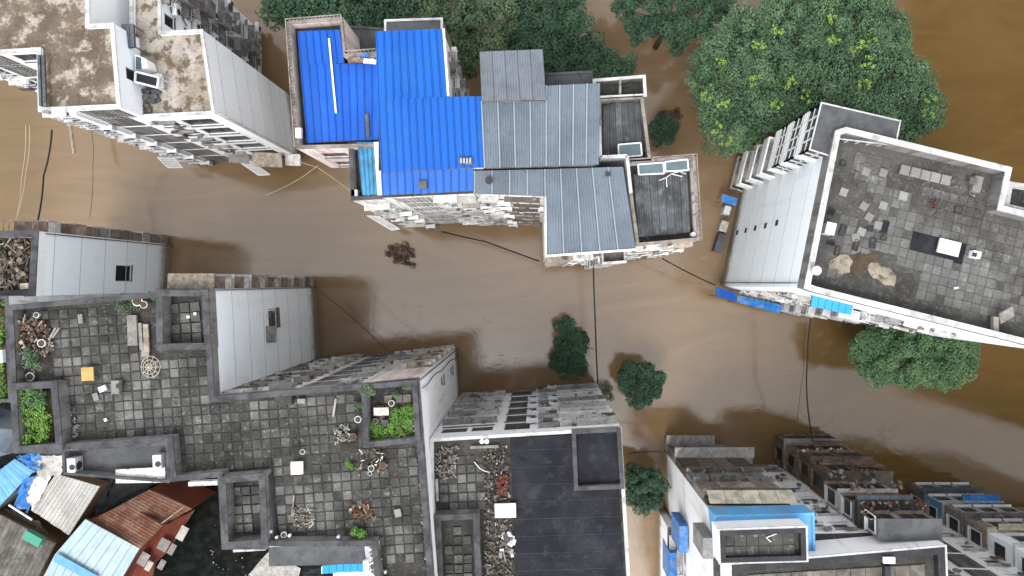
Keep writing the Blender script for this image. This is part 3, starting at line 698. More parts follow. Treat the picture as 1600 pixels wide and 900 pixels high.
for nm, px, sx, sy, z, lbl in (('roof_vent', (728, 252), .85, .42, 22.4, 'wide grey louvred vent near the lower right corner of the blue roof'), ('roof_vent', (661, 289), .5, .5, 21.75, 'square rusty vent on the narrow lower strip of blue roof')):
    c = P(*px, z); r0 = thing(nm, lbl, 'roof vent', c)
    a = MB(); a.obox((c.x, c.y, c.z + .09), sx, sy, .16); part('housing', a, 'old_grey_sheet', r0)
    for k in range(4):
        a = MB(); a.obox((c.x + (k - 1.5) * sx * .22, c.y, c.z + .19), sx * .12, sy * .7, .03, 0, .2); part('louvre', a, 'batten' if sx > .6 else 'rusty_frame', r0)
a = MB(); a.obox(P(467, 208, 21.15), .38, .62, .3); tag(part('white_tank', a, 'white_plastic', None, at=P(467, 208, 21)), 'small white tank on the pink parapet at the lower left of the blue roof', 'tank')
a = MB(); a.obox(P(555, 302, 20.35), .4, .4, .5); tag(part('white_tank', a, 'white_plastic', None, at=P(555, 302, 20)), 'white cube tank at the foot of the narrow cyan roof', 'tank')
# junk between the blue roofs
jr = random.Random(3)
for (x, y, w1, h1, m, rz, lbl) in [(556, 94, .95, .35, 'rusty_frame', .05, 'rusty sheet lying in the gap at the top of the blue roof'), (578, 96, .8, .3, 'white_plastic', -.1, 'white board lying in the gap at the top of the blue roof'), (570, 87, .5, .22, 'tarp_blue', .1, 'folded blue tarp behind the small railing of the blue roof')]:
    c = P(x, y, 21.0); a = MB(); a.obox((c.x, c.y, c.z), w1, h1, .12, rz); a.obox((c.x + .05, c.y + .03, c.z + .1), w1 * .6, h1 * .6, .08, rz + .3)
    tag(part('scrap_sheet', a, m, None, at=c), lbl, 'scrap')
# parapet balusters of the blue roof terrace: fine railing
rl = MB()
def rail(pts, z, hgt, step=.28, w_=.05, root=None, m='pink_coping'):
    a = MB()
    for (p, q_) in zip(pts, pts[1:]):
        p, q_ = P(*p, z), P(*q_, z); n = max(1, int((q_ - p).length / step))
        for i in range(n + 1):
            c = p.lerp(q_, i / n); a.box(c.x - w_ / 2, c.x + w_ / 2, c.y - w_ / 2, c.y + w_ / 2, z, z + hgt)
        a.beam(p + Vector((0, 0, hgt)), q_ + Vector((0, 0, hgt)), w_, w_)
    part('railing', a, m, root)
rail([(463, 231), (449, 33), (535, 26), (541, 83), (588, 79)], 21.01, .35, .22, .06, B)
# ================================================================== grey-roofed building
G = thing('grey_roofed_building', 'apartment block with grey corrugated metal roofs beside the bright blue roof', 'building', P(850, 200, 0))
block(G, [(753, 85), (846, 82), (850, 150), (850, 160), (755, 160)], 22.5, 0, 22.75, None, 'grey_wall')
sheet(G, (749, 81), (848, 77), (853.5, 156), (752.5, 158), 23.15, 22.95, 5, 'grey_sheet_dark', 5, .035)
block(G, [(760, 172), (856, 150), (930, 148), (930, 260), (760, 264)], 21.5, 0, 22.1, None, 'grey_wall')
sheet(G, (752, 158), (853, 155), (853, 259.5), (757, 263), 22.6, 22.4, 4, 'grey_sheet', 6, .04, batten='batten')
sheet(G, (853, 134), (938, 130), (936, 257), (853, 259.5), 22.65, 22.4, 4, 'grey_sheet', 5, .04, batten='batten')
block(G, [(742, 270), (962, 264), (984, 303), (993, 388), (852, 398), (850, 306), (742, 302)], 21.5, 0, 21.3, None, 'old_white_wall',
      fac={3: dict(floors=STD + [17.8], bays=[(.3, 1.6, 'cage', dict(cg, d=.7, am='tan_ledge')), (2.2, 3.4, 'cage', dict(cg, sheet=1)), (3.9, 5.3, 'balcony', {'d': .8})]),
           5: dict(floors=STD + [17.8], bays=[(.3, 1.2, 'cage', cg), (2.0, 3.9, 'cage', dict(cg, d=.45, am='brown_ledge'))])})
sheet(G, (741, 267), (851, 264.5), (851, 306), (741, 302), 21.75, 21.6, 4, 'grey_sheet', 6, .035, batten='batten')
sheet(G, (851, 264.5), (974, 260.5), (993.5, 389), (852, 399), 21.75, 21.5, 5, 'grey_sheet', 6, .035, batten='batten')
a = MB(); a.beam(P(852, 308, 21.7), P(853, 400, 21.55), .12, .1); a.beam(P(853, 400, 21.55), P(993, 390, 21.55), .14, .1); part('gutter', a, 'white_frame', G)
block(G, [(851, 115), (925, 111), (928, 136), (851, 136)], 20.5, 0, 20.4, 20.5, 'grey_wall', 'grey_coping', 'grey_slab', .08)
block(G, [(927, 124), (1008, 117.5), (1010, 150), (927, 154)], 20.8, 0, 20.0, 20.8, 'white_wall', 'white_coping', 'mossy_concrete', .13, par='grey_wall')
a = MB(); p0, p1 = P(968, 128, 20.6), P(968, 148, 20.6); a.beam(p0, p1, .12, .9); part('parapet', a, 'grey_wall', G)
block(G, [(935, 154), (1004, 150), (1017, 250), (977, 252), (977, 246), (937, 248)], 20.8, 0, 19.7, 20.8, 'white_wall', 'pink_coping', 'mossy_concrete', .14, par='grey_wall')
sheet(G, (942, 163), (1000, 159), (1006, 246), (942, 243), 20.05, 19.95, 6, 'old_grey_sheet', 3, .04)
block(G, [(977, 252), (1086, 243), (1094, 375), (995, 384)], 20.8, 0, 19.6, 20.8, 'old_white_wall', 'pink_coping', 'mossy_concrete', .15,
      fac={2: dict(floors=STD + [17.6], bays=[(.3, 1.7, 'cage', dict(cg, d=.6)), (2.0, 3.6, 'cage', dict(cg, am='tan_ledge', d=.5))])})
sheet(G, (990, 272), (1074, 268), (1079, 363), (997, 370), 20.0, 19.9, 7, 'old_grey_sheet', 3, .045)
a = MB(); a.beam(P(935, 200, 21.2), P(937, 248, 21.2), .2, 1.2); a.beam(P(937, 248, 21.2), P(978, 246, 21.2), .2, 1.2); a.beam(P(978, 246, 21.2), P(984, 303, 21.2), .2, 1.2)
part('parapet', a, 'white_coping', G)
rail([(1086, 243), (1094, 375)], 20.81, .5, .3, .05, G); rail([(1018, 248), (1086, 243)], 20.81, .5, .3, .05, G)
for x, y, lbl, q4 in [(0, 0, 'white framed window leaf lying on the small upper corrugated terrace', [(966, 226), (1001, 223), (1003, 243), (967, 246)]),
                      (0, 0, 'left one of two white framed window leaves at the top of the right terrace', [(997, 257), (1036, 254), (1038, 271), (998, 273)]),
                      (0, 0, 'right one of two white framed window leaves at the top of the right terrace', [(1039, 253), (1074, 249), (1076, 266), (1040, 268)])]:
    zz = 20.3 if y == 0 and q4[0][0] == 966 else 20.75
    pts = [P(a_, b_, zz + (.12 if i < 2 else 0)) for i, (a_, b_) in enumerate(q4)]; c = sum(pts, Vector()) / 4
    r0 = thing('window_leaf', lbl, 'window frame', c); a = MB()
    for i in range(4): a.beam(pts[i], pts[(i + 1) % 4], .09, .07)
    part('frame', a, 'white_frame', r0); a = MB(); a.add([v - Vector((0, 0, .01)) for v in pts], [(3, 2, 1, 0)]); part('pane', a, 'tinted_glass', r0)
a = MB()
pts = [(1030, 282), (1040, 278), (1050, 271), (1062, 268), (1072, 272)]
for (p, q_) in zip(pts, pts[1:]): a.beam(P(*p, 20.2), P(*q_, 20.3), .05, .05)
a.beam(P(1041, 277, 20.2), P(1042, 292, 20.1), .05, .05); a.beam(P(1050, 272, 20.3), P(1066, 276, 20.2), .06, .05)
tag(part('scrap_metal', a, 'white_frame', None, at=P(1045, 275, 20.1)), 'broken white frame pieces below the window leaves on the right terrace', 'scrap')
a = MB(); a.cyl(P(764, 282, 21.75), .17, .25, 12); a.cyl(P(764, 282, 22.01), .24, .05, 12); tag(part('roof_vent', a, 'dark_plastic', None, at=P(764, 282, 21.75)), 'round black vent cap on the grey roof near the blue strip', 'vent')
a = MB(); a.obox(P(950, 272, 21.85), .26, .22, .1); a.obox(P(950, 272, 21.93), .3, .26, .04); tag(part('roof_patch', a, 'dark_plastic', None, at=P(950, 272, 21.8)), 'small square dark patch box on the lower grey roof', 'vent')
a = MB(); a.cyl(P(1081, 367, 20.0), .16, .5, 10); tag(part('bucket', a, 'white_plastic', None, at=P(1081, 367, 20.0)), 'white bucket in the corner of the right corrugated terrace', 'bucket')

# ================================================================== right building
Cb = thing('corner_building', 'tall white building with balconies and grey paved roof on the right', 'building', P(1420, 350, 0))
c3 = {'am': 'white_ledge', 'ac': .5}
Cpoly = [(1306, 204), (1322, 199), (1581, 262), (1568, 322), (1660, 345), (1655, 552), (1600, 537), (1274, 456), (1257, 450)]
block(Cb, Cpoly, 20.5, 0, 19.2, 20.5, 'white_wall', 'white_coping', 'mossy_concrete', .32,
      fac={6: dict(floors=STD + [17.3], bays=[(-1.9, -.5, 'cage', dict(c3, d=.5)), (-4.3, -2.6, 'cage', dict(c3, d=.6, sheet=1)), (-6.6, -5.0, 'balcony', {'d': .9, 'cage': 1, 'only': (0, 1, 2, 3, 4)}), (-8.6, -7.2, 'cage', c3), (-10.8, -9.2, 'cage', c3), (-13.0, -11.4, 'cage', c3)], wall='white_wall'),
           8: dict(floors=[.6, 3.5, 6.4, 9.3, 12.2], bays=[(4.1, 4.22, 'win', {'sill': 1.2, 'head': 1.9})])}, par='white_wall') if False else None
block(Cb, Cpoly, 20.5, 0, 19.2, 20.5, 'pale_blue_wall', 'white_coping', 'worn_floor', .32,
      fac={6: dict(wall='white_wall', floors=STD + [17.0], bays=[(.5, 1.9, 'cage', dict(c3, d=.45, skip=(5, 6))), (2.7, 4.2, 'cage', dict(c3, d=.5, sheet=1, skip=(4, 5, 6))), (5.0, 6.6, 'balcony', {'d': .9, 'cage': 1, 'only': (0, 1, 2, 3, 4)}), (7.3, 8.7, 'cage', dict(c3, skip=(5, 6))), (9.3, 10.8, 'cage', dict(c3, skip=(5, 6))), (11.6, 13.0, 'cage', dict(c3, skip=(5, 6)))])},
      par='grey_wall', seams={8: [2.6, 5.6, 8.6, 11.6, 14.6, 17.6]})
# little slots up the west wall
for k in range(5):
    z = 2.2 + 2.6 * k; p = P2(1285, 330, 20.5); q0, q1 = P2(1306, 204, 20.5), P2(1257, 450, 20.5); c = q0.lerp(q1, .52); a = MB()
    dirv = (q1 - q0).normalized(); nn = Vector((-1, 0)); a.obox((c.x - .02, c.y, z), .06, .42, .5, math.atan2(dirv.y, dirv.x) + math.pi / 2); part('vent_slot', a, 'dark_plastic', Cb)
block(Cb, [(1577, 284), (1680, 300), (1680, 350), (1570, 324)], 19.5, 0, 18.9, 19.5, 'white_wall', 'white_coping', 'mossy_concrete', .25)
# balcony tower
bw = [P2(1266, 233, 20), P2(1284, 162, 20), P2(1405, 190, 20), P2(1398, 226, 20), P2(1310, 216, 20), P2(1298, 243, 20)]
if area(bw) < 0: bw = bw[::-1]
core = offset(bw, .85)
a = MB(); a.prism(core, 0, 19.8, True, False); part('wall', a, 'grey_wall', Cb)
for k in range(7):
    z = 2.85 * k + .05
    a = MB(); a.prism(offset(bw, .02), z - .12, z + .04, True, True); part('balcony_floor', a, 'white_ledge', Cb)
    a = MB(); hp = 1.25 if k < 5 else .95; a.ring(bw, offset(bw, .12), z + .041, z + hp); part('balcony_parapet', a, 'white_wall', Cb)
    if k >= 4:
        for e in range(len(bw)):
            p, q_ = bw[e], bw[(e + 1) % len(bw)]; ln = (q_ - p).length
            if e in (2, 3) and False: continue
            n = max(2, int(ln / .7)); a = MB(); z0_, z1_ = z + hp + .01, z + 2.73
            for i in range(n + 1): c = p.lerp(q_, i / n); a.box(c.x - .05, c.x + .05, c.y - .05, c.y + .05, z0_, z1_)
            for zz in (z0_ + .03, (z0_ + z1_) / 2, z1_ - .03): a.beam((p.x, p.y, zz), (q_.x, q_.y, zz), .07, .06)
            wf = part('window', a, 'white_frame', Cb)
            nn = Vector((-(q_ - p).y, (q_ - p).x)).normalized() * .06; g1 = MB(); p2, q2 = p + nn, q_ + nn
            g1.beam((p2.x, p2.y, (z0_ + z1_) / 2), (q2.x, q2.y, (z0_ + z1_) / 2), .02, z1_ - z0_ - .04); part('pane', g1, 'dark_glass', wf, at=wloc(wf))
a = MB(); a.prism(offset(bw, -.06), 19.86, 20.0, True, True); part('balcony_roof', a, 'grey_slab', Cb)
a = MB(); n_ = offset(bw, -.09); a.ring(n_, offset(bw, .0), 20.001, 20.06); part('coping', a, 'white_coping', Cb)
zt = -.9
# the paved roof
ang = math.atan2(-(262 - 199), 1581 - 1322)
sk = [[(1427, 357), (1516, 377), (1506, 414), (1421, 394)], [(1292, 398), (1318, 390), (1385, 400), (1435, 425), (1425, 462), (1330, 440), (1295, 425)]]
Cin = [(1326, 224), (1565, 282), (1553, 335), (1640, 350), (1640, 520), (1585, 510), (1290, 432)]
gaps = [[(1396, 238), (1560, 280), (1555, 315), (1388, 290)], [(1310, 228), (1340, 228), (1335, 330), (1300, 350), (1290, 330)], [(1330, 300), (1372, 300), (1368, 345), (1330, 345)],
        [(1300, 353), (1318, 353), (1316, 395), (1296, 395)], [(1424, 298), (1470, 308), (1466, 335), (1420, 330)]]
n1_ = tiles(Cb, Cin, 19.2, .60, .012, ang, 'worn_tile', sk + gaps, .05, .035, jit=.01, limit=300, prior=Vector((21, 2)))
tiles(Cb, [(1415, 250), (1500, 272), (1494, 296), (1388, 268)], 19.35, .66, .03, ang, 'pale_tile', (), 0, .08, jit=.02)
tiles(Cb, [(1408, 288), (1448, 296), (1440, 320), (1402, 312)], 19.3, .6, .02, ang, 'pale_tile', (), 0, .08, jit=.02)
tiles(Cb, [(1335, 232), (1392, 244), (1388, 300), (1330, 292)], 19.22, .5, .05, ang, 'worn_tile', (), .35, .05, jit=.03)
for (x, y) in [(1353, 268), (1380, 270), (1350, 322), (1380, 321), (1358, 339), (1337, 371 - 0), (1372, 352), (1346, 362), (1318, 300)]:
    inst('tile', TILE[(.48, .06, 'worn_tile')].mesh('tile', 'pale_tile') if False else cached('loose', lambda: tile_mesh(.55, .06, 'pale_tile').mesh('tile', 'pale_tile')), P(x, y, 19.27), ang + U(-.4, .4), Cb)
def cap(px, z, sx, sy, rz, lbl, m='white_plastic', th=.14, cat='hatch', name='roof_hatch'):
    c = P(*px, z); r0 = thing(name, lbl, cat, c); a = MB(); a.obox((c.x, c.y, c.z + .12), sx * .86, sy * .86, .24, rz); part('kerb', a, 'grey_wall', r0)
    a = MB(); a.obox((c.x, c.y, c.z + .25 + th / 2), sx, sy, th, rz); part('cover', a, m, r0); return r0
a = MB(); a.prism([P2(*p, 19.2) for p in [(1427, 357), (1516, 377), (1506, 414), (1421, 394)]][::-1], 19.191, 19.202); part('membrane', a, 'dark_membrane', Cb)
cap((1478, 387), 19.21, 1.42, .95, ang, 'large white hatch cover in the dark rectangle of the grey paved roof')
a = MB(); a.obox(P(1523, 398, 19.5), .5, .45, .5, ang); r_ = part('vent_pipe', a, 'white_wall', None, at=P(1523, 398, 19.2)); tag(r_, 'small square vent stub right of the white hatch on the paved roof', 'vent')
a2_ = MB(); a2_.obox(P(1523, 398, 19.76), .3, .28, .03, ang); part('opening', a2_, 'dark_plastic', r_)
a = MB(); c = P(1293, 358, 19.9); a.obox(c, .55, .7, .9, ang); a.obox((c.x, c.y, c.z + .48), .62, .78, .06, ang); tag(part('water_tank', a, 'white_plastic', None, at=P(1293, 358, 19.2)), 'white box tank at the left edge of the grey paved roof', 'tank')
a = MB(); c = P(1271, 423, 20.5); a.cyl(c, .26, .5, 14); a.cyl((c.x, c.y, c.z + .5), .3, .07, 14); tag(part('round_tank', a, 'white_plastic', None, at=c), 'round white lidded pot on the left corner of the paved roof parapet', 'pot')
sm = thing('sand_heap', 'pale tan sand spread over the lower left of the grey paved roof', 'sand', P(1360, 420, 19.2))
for (ol, m, z_, h_) in [([(1297, 405), (1320, 397), (1332, 405), (1330, 425), (1310, 432), (1296, 424)], 'sand', 19.24, .05), ([(1328, 400), (1345, 393), (1372, 396), (1376, 404), (1352, 420), (1340, 432), (1328, 425)], 'soil', 19.25, .06), ([(1357, 408), (1372, 411), (1380, 415), (1395, 422), (1402, 436), (1398, 447), (1378, 444), (1358, 428)], 'sand', 19.25, .10), ([(1395, 424), (1425, 430), (1432, 445), (1420, 462), (1400, 455)], 'mossy_concrete', 19.24, .03)]:
    pl = [P2(x, y, z_) for x, y in ol]; cx_, cy_ = sum(p.x for p in pl) / len(pl), sum(p.y for p in pl) / len(pl); a = MB(); n = len(pl); k = 5
    pl = [pl[i // 3].lerp(pl[(i // 3 + 1) % n], (i % 3) / 3) + Vector((U(-.08, .08), U(-.08, .08))) for i in range(n * 3)]; n = len(pl)
    for r_i in range(k):
        f_ = 1 - r_i / k
        for p in pl: a.v.append((cx_ + (p.x - cx_) * f_, cy_ + (p.y - cy_) * f_, 19.2 + .03 + h_ * (1 - f_ ** 2) + U(-.02, .02) * (r_i > 0)))
    a.v.append((cx_, cy_, 19.23 + h_))
    for r_i in range(k - 1): a.f += [(r_i * n + j, (r_i + 1) * n + j, (r_i + 1) * n + (j + 1) % n, r_i * n + (j + 1) % n) for j in range(n)]
    a.f += [((k - 1) * n + j, k * n, (k - 1) * n + (j + 1) % n) for j in range(n)]
    part('mound', a, m, sm, smooth=True)
def lay(name, px, z, sx, sy, rz, m, lbl, cat, sz=.12, legs=0, tilt=0.0):
    c = P(*px, z); r0 = thing(name, lbl, cat, c); a = MB(); a.obox((c.x, c.y, c.z + legs + sz / 2), sx, sy, sz, rz, tilt); part('top' if legs else 'board', a, m, r0)
    if legs:
        cc, ss = math.cos(rz), math.sin(rz)
        for i in (-1, 1):
            for j in (-1, 1):
                lx, ly = i * sx * .42, j * sy * .42; q0 = MB(); X, Y = c.x + lx * cc - ly * ss, c.y + lx * ss + ly * cc
                q0.box(X - .03, X + .03, Y - .03, Y + .03, c.z, c.z + legs); part('leg', q0, 'rusty_frame', r0)
    return r0
lay('slab_stack', (1522, 289), 19.25, .55, 1.05, ang, 'pale_tile', 'upright stack of grey slabs at the top right of the paved roof', 'slabs', .4)
lay('slab_stack', (1520, 283), 19.7, .5, .45, ang, 'worn_tile', 'small dark slab on top of the upright slab stack', 'slabs', .08)
lay('plank', (1558, 333 - 25), 19.9, .08, 1.9, -.35, 'white_frame', 'long thin white pole leaning by the notch of the paved roof', 'pole', .08)
lay('board', (1572, 492), 19.9, 1.0, .9, .5, 'concrete_ledge', 'tilted grey board at the lower right corner of the paved roof', 'board', .08, 0, .5)
lay('board', (1552, 508), 19.6, .35, 1.1, 0, 'pale_wood', 'upright pale board left of the tilted grey board', 'board', .3)
lay('paper', (1494, 450), 19.27, .32, .14, .2, 'white_plastic', 'scrap of white paper lying low on the paved roof', 'litter', .02)
for (x, y, sx_, sy_, lbl) in [(1317, 255, .4, .35, 'dark crate near the top left of the paved roof'), (1299, 331, .4, .45, 'dark crate by the left parapet of the paved roof'), (1316, 352 + 8, .35, .7, 'long dark crate right of the white box tank'), (1382, 355, .45, .85, 'long dark trough in the middle of the loose slabs'), (1359, 357, .35, .4, 'small dark crate among the loose pale slabs'), (1337, 383, .35, .75, 'mossy trough just above the sand'), (1363, 380, .4, .7, 'grey trough just above the wet sand'), (1380, 372, .4, .3, 'dark tub below the long dark trough'), (1298, 380, .5, .3, 'black tub under the white box tank'), (1308, 392, .3, .6, 'narrow rusty trough at the left of the sand'), (1497, 328, .5, .45, 'dark round tub among broken slabs on the paved roof')]:
    c = P(x, y, 19.25); r0 = thing('planter_trough', lbl, 'trough', c); rz = ang + U(-.15, .15)
    a = MB(); M_ = Matrix.Rotation(rz, 2); o4 = [Vector((c.x, c.y)) + M_ @ Vector((i * sx_ / 2, j * sy_ / 2)) for i, j in ((-1, -1), (1, -1), (1, 1), (-1, 1))]
    a.ring(o4, offset(o4, .04), 19.22, 19.34); part('rim', a, 'dark_plastic', r0); a = MB(); a.prism(offset(o4, .03), 19.22, 19.30, True, False); part('soil', a, random.choice(['soil', 'mossy_concrete', 'dark_membrane']), r0)
a = MB()
for _ in range(70):
    c = P(U(1440, 1545), U(282, 336), 19.25); a.obox(c, U(.06, .25), U(.05, .2), U(.03, .1), U(0, 3))
tag(part('rubble', a, 'worn_tile', None, at=P(1490, 310, 19.2), kind='stuff'), 'broken slab rubble strewn over the upper part of the paved roof', 'rubble')
a = MB()
for _ in range(16): c = P(1459 + U(-6, 4), 317 + U(-8, 8), 19.35); a.obox(c, U(.08, .25), .06, .05, U(0, 3))
tag(part('red_litter', a, 'red_plastic', None, at=P(1459, 317, 19.2)), 'scatter of red plastic among the broken slabs', 'litter')
# street side of the right building
def awn(root, q4, zs, m, name='awning', n=6, rh=.03):
    sheet(root, q4[0], q4[1], q4[2], q4[3], zs[0], zs[1], n, m, 2, rh)
r0 = thing('sky_blue_awning', 'bright sky blue awning high on the street side of the right building', 'awning', P(1300, 476, 16.5))
sheet(r0, (1270, 460), (1334, 476), (1330, 492), (1267, 479), 17.2, 16.7, 6, 'sky_panel', 2, .03)
a = MB(); a.beam(P(1270, 462, 17.0), P(1267, 479, 16.5), .05, .05); a.beam(P(1334, 477, 17.0), P(1330, 491, 16.5), .05, .05); part('bracket', a, 'white_frame', r0)
r0 = thing('dark_blue_awning', 'darker blue shop awning low over the water under the right building', 'awning', P(1190, 475, 3))
sheet(r0, (1152, 461), (1224, 477), (1218, 490), (1151, 472), 3.4, 2.9, 8, 'tarp_blue', 2, .03)
a = MB()
for t_ in (0, .5, 1): p = P(1152 + 70 * t_, 472 + 17 * t_, 2.9); a.beam((p.x, p.y, -.4), p, .06, .06)
part('post', a, 'rusty_frame', r0)
r0 = thing('navy_awning', 'navy awning at the foot of the left corner of the right building', 'awning', P(1135, 458, 3))
sheet(r0, (1119, 448), (1150, 458), (1150, 471), (1120, 464), 3.2, 2.8, 5, 'blue_wall' if False else 'deep_blue_sheet', 2, .03)
a = MB()
for x, y in ((1121, 462), (1149, 469)): p = P(x, y, 2.8); a.beam((p.x, p.y, -.4), p, .06, .06)
part('post', a, 'rusty_frame', r0)
r0 = thing('blue_tarp_shelter', 'blue tarpaulin shelter under the lowest balcony of the right building', 'shelter', P(1137, 314, 2))
a = MB(); a.add([P(1129, 303, 2.2), P(1152, 310, 2.4), P(1150, 322, 2.0), P(1127, 315, 1.9)], [(3, 2, 1, 0)]); part('tarp', a, 'tarp_blue', r0)
a = MB()
for x, y, z in ((1130, 304, 2.2), (1151, 311, 2.3), (1149, 321, 2), (1128, 314, 1.9)): p = P(x, y, z); a.beam((p.x, p.y, -.3), p, .05, .05)
part('post', a, 'rusty_frame', r0)
for (x, y, sx_, sy_, m, lbl) in [(1135, 329, .5, .7, 'white_plastic', 'pinkish white drum floating by the left wall of the right building'), (1130, 354, .6, .9, 'white_ledge', 'pale boxy air unit by the left wall of the right building'), (1125, 380, .7, 1.6, 'grey_slab', 'grey low roofed box at the waterline left of the right building')]:
    c = P(x, y, 1.0); a = MB(); a.obox((c.x, c.y, .5), sx_, sy_, 1.4, -.3); a.obox((c.x, c.y, 1.25), sx_ + .08, sy_ + .08, .08, -.3); tag(part('floating_box', a, m, None, at=(c.x, c.y, 0)), lbl, 'box')
am_, fm_ = ac_mesh()

# ================================================================== left buildings
D1 = thing('apartment_building', 'narrow apartment block with junk filled roof and long pale blue wall at the left edge', 'building', P(20, 420, 0))
block(D1, [(-95, 362), (59, 361), (54, 462), (-95, 468)], 17.5, 0, 16.6, 17.5, 'pale_blue_wall', 'grey_coping', 'soil', .4,
      fac={1: dict(floors=[6.2], bays=[(1.0, 2.3, 'win', {'sill': .2, 'head': 2.3, 'frame': 'rusty_frame'})])}, seams={1: [1.3, 4.2, 7.1, 10.0, 12.9, 15.8]}, par='white_wall')
p0, p1 = P2(59, 361, 17.5), P2(-20, 361.5, 17.5)
for k, z in enumerate(STD):
    inst('balcony', balcony_mesh(2.6, .85, 1.0, 'white_ledge' if k % 2 else 'tan_ledge'), (p0.x - .3, p0.y + .01, z), math.pi, D1)
    inst('security_cage', cage_mesh(2.4, 1.4, .75, 'rusty_frame'), (p0.x - .4, p0.y + .02, z + 1.05), math.pi, D1)
cvr = MB(); cvr.box(p0.x - 2.4, p0.x + .35, P2(50, 470, 14).y - 1.2, P2(50, 470, 14).y + .2, 13.2, 13.5) if False else None
def junk(lbl, pts, z, n, mset, smin, smax, name='debris_pile', cat='debris', h=.35, kind='stuff', long_=.5):
    poly = [P2(x, y, z) for x, y in pts]; xs, ys = [p.x for p in poly], [p.y for p in poly]
    root = thing(name, lbl, cat, (sum(xs) / len(xs), sum(ys) / len(ys), z)); mbs = {m: MB() for m in mset}
    i = 0
    while i < n:
        p = Vector((U(min(xs), max(xs)), U(min(ys), max(ys))))
        if not inside(p, poly): continue
        i += 1; m = random.choice(mset); hh = z + .04 + h * R() ** 1.6
        if R() < long_: mbs[m].obox((p.x, p.y, hh), U(smin * 2, smax * 2.6), U(.04, .09), U(.03, .07), U(0, 3.14), U(-.2, .2))
        else: mbs[m].obox((p.x, p.y, hh), U(smin, smax), U(smin, smax), U(.03, .14), U(0, 3.14), U(-.3, .3))
    for m, mb in mbs.items():
        if mb.v: part('scrap', mb, m, root, kind=kind)
    return root
junk('heap of scrap timber and poles filling the roof at the left edge', [(-30, 375), (45, 373), (44, 450), (-30, 452)], 16.7, 330, ['wood', 'wood', 'dark_wall', 'soil', 'mossy_concrete', 'pale_tile', 'rusty_frame', 'brown_ledge'], .12, .36, h=.7, long_=.7)
lay('mattress_piece', (41, 447), 17.0, .55, .4, .1, 'cream_ledge', 'pale cream cushion at the corner of the timber heap', 'cushion', .2)
# neighbour with grass roof, far left edge
g0 = thing('garden_roof_building', 'low building with bright grass on its roof at the far left edge', 'building', P(-20, 550, 0))
block(g0, [(-95, 463), (11, 463), (17, 628), (-95, 628)], 19.0, 0, 18.6, 19.0, 'old_white_wall', 'grey_coping', 'soil', .15)
def grass(px, z, n, h, root=None, m='leaf_bright', lbl=None, size=.09):
    poly = [P2(x, y, z) for x, y in px]; xs, ys = [p.x for p in poly], [p.y for p in poly]; cl = []
    while len(cl) < n:
        p = Vector((U(min(xs), max(xs)), U(min(ys), max(ys))))
        if inside(p, poly): cl.append((p.x, p.y, z + h * R() * .6, U(.12, .3)))
    return part('foliage' if root else 'grass', leaf_mb(cl, 26, size, .6, .1), m, root, kind='stuff')
o = grass([(-60, 470), (8, 470), (13, 625), (-60, 625)], 18.7, 260, .5); tag(o, 'bright green grass growing on the roof at the far left edge', 'grass')
lay('white_box', (7, 556), 18.9, .35, .85, .05, 'white_plastic', 'small white box on the grass at the far left edge', 'box', .4)
a = MB(); a.tube([P(-60, 690, 9), P(5, 672, 9), P(8, 660, 9)], [2.0, 2.0, 1.7], 16); tag(part('curved_roof', a, 'grey_sheet', None, at=P(0, 670, 9)), 'smooth bluish grey rounded tank roof at the far left edge', 'tank')

D2 = thing('terrace_building', 'large apartment block with dark mossy tiled terrace in the lower left', 'building', P(350, 680, 0))
gbay = {'am': 'white_ledge', 'ac': .3}
D2p = [(12, 477), (243, 457), (243, 452), (325, 452), (334, 620), (564, 601), (652, 592), (678, 935), (590, 935), (581, 853), (418, 853), (415, 858), (347, 858), (341, 745), (268, 752), (262, 690), (98, 702), (96, 708), (22, 708)]
block(D2, D2p, 21.3, 0, 20.4, 21.3, 'pale_blue_wall', 'grey_coping', 'mossy_concrete', .3,
      fac={3: dict(floors=[9.4], bays=[(3.8, 5.0, 'cage', {'aw': 0, 'cm': 'rusty_frame', 'd': .5})]),
           4: dict(wall='old_white_wall', floors=STD + [17.8], bays=[(.3, 1.6, 'win', {'aw': .35, 'am': 'white_ledge'}), (2.0, 4.1, 'lattice', {'am': 'grey_wall'}), (4.7, 5.9, 'win', {'aw': .3, 'am': 'concrete_ledge', 'ac': .3}), (6.3, 8.9, 'win', {'sill': .6, 'head': 2.4, 'aw': .25, 'am': 'white_ledge'})]),
           5: dict(wall='pink_wall', floors=STD[:5], bays=[(.25, 1.7, 'cage', {'am': 'tan_ledge', 'd': .7, 'ac': .4}), (2.0, 3.3, 'cage', {'am': 'concrete_ledge', 'd': .6})]),
           6: dict(wall='white_wall', floors=STD, bays=[(-2.0, -1.3, 'win', {'sill': 1.0, 'head': 2.2, 'only': (1, 3)})])},
      seams={3: [2.4, 5.0, 7.6, 10.2, 12.8, 15.4, 18.0]}, par='grey_wall')
inst('awning', awning_mesh(1.25, .9, 'grey_wall', .05), (P2(325, 452, 21.3).x + .04, P2(329, 525, 21.3).y - 1.2, 12.4), math.pi / 2, D2)
# balconies on the north end of the long pale wall
pn = P2(325, 452, 21.3)
for k, z in enumerate(STD + [17.8]):
    inst('security_cage', cage_mesh(2.8, 1.5, .8, 'rusty_frame'), (pn.x - .1, pn.y + .02, z + .9), math.pi, D2)
    inst('awning', awning_mesh(3.0, 1.0, 'white_ledge' if k % 3 else 'tan_ledge', .08), (pn.x - .02, pn.y + .01, z + 2.6), math.pi, D2)
    inst('balcony', balcony_mesh(2.8, .8, .8, 'white_ledge'), (pn.x - .1, pn.y + .013, z), math.pi, D2)
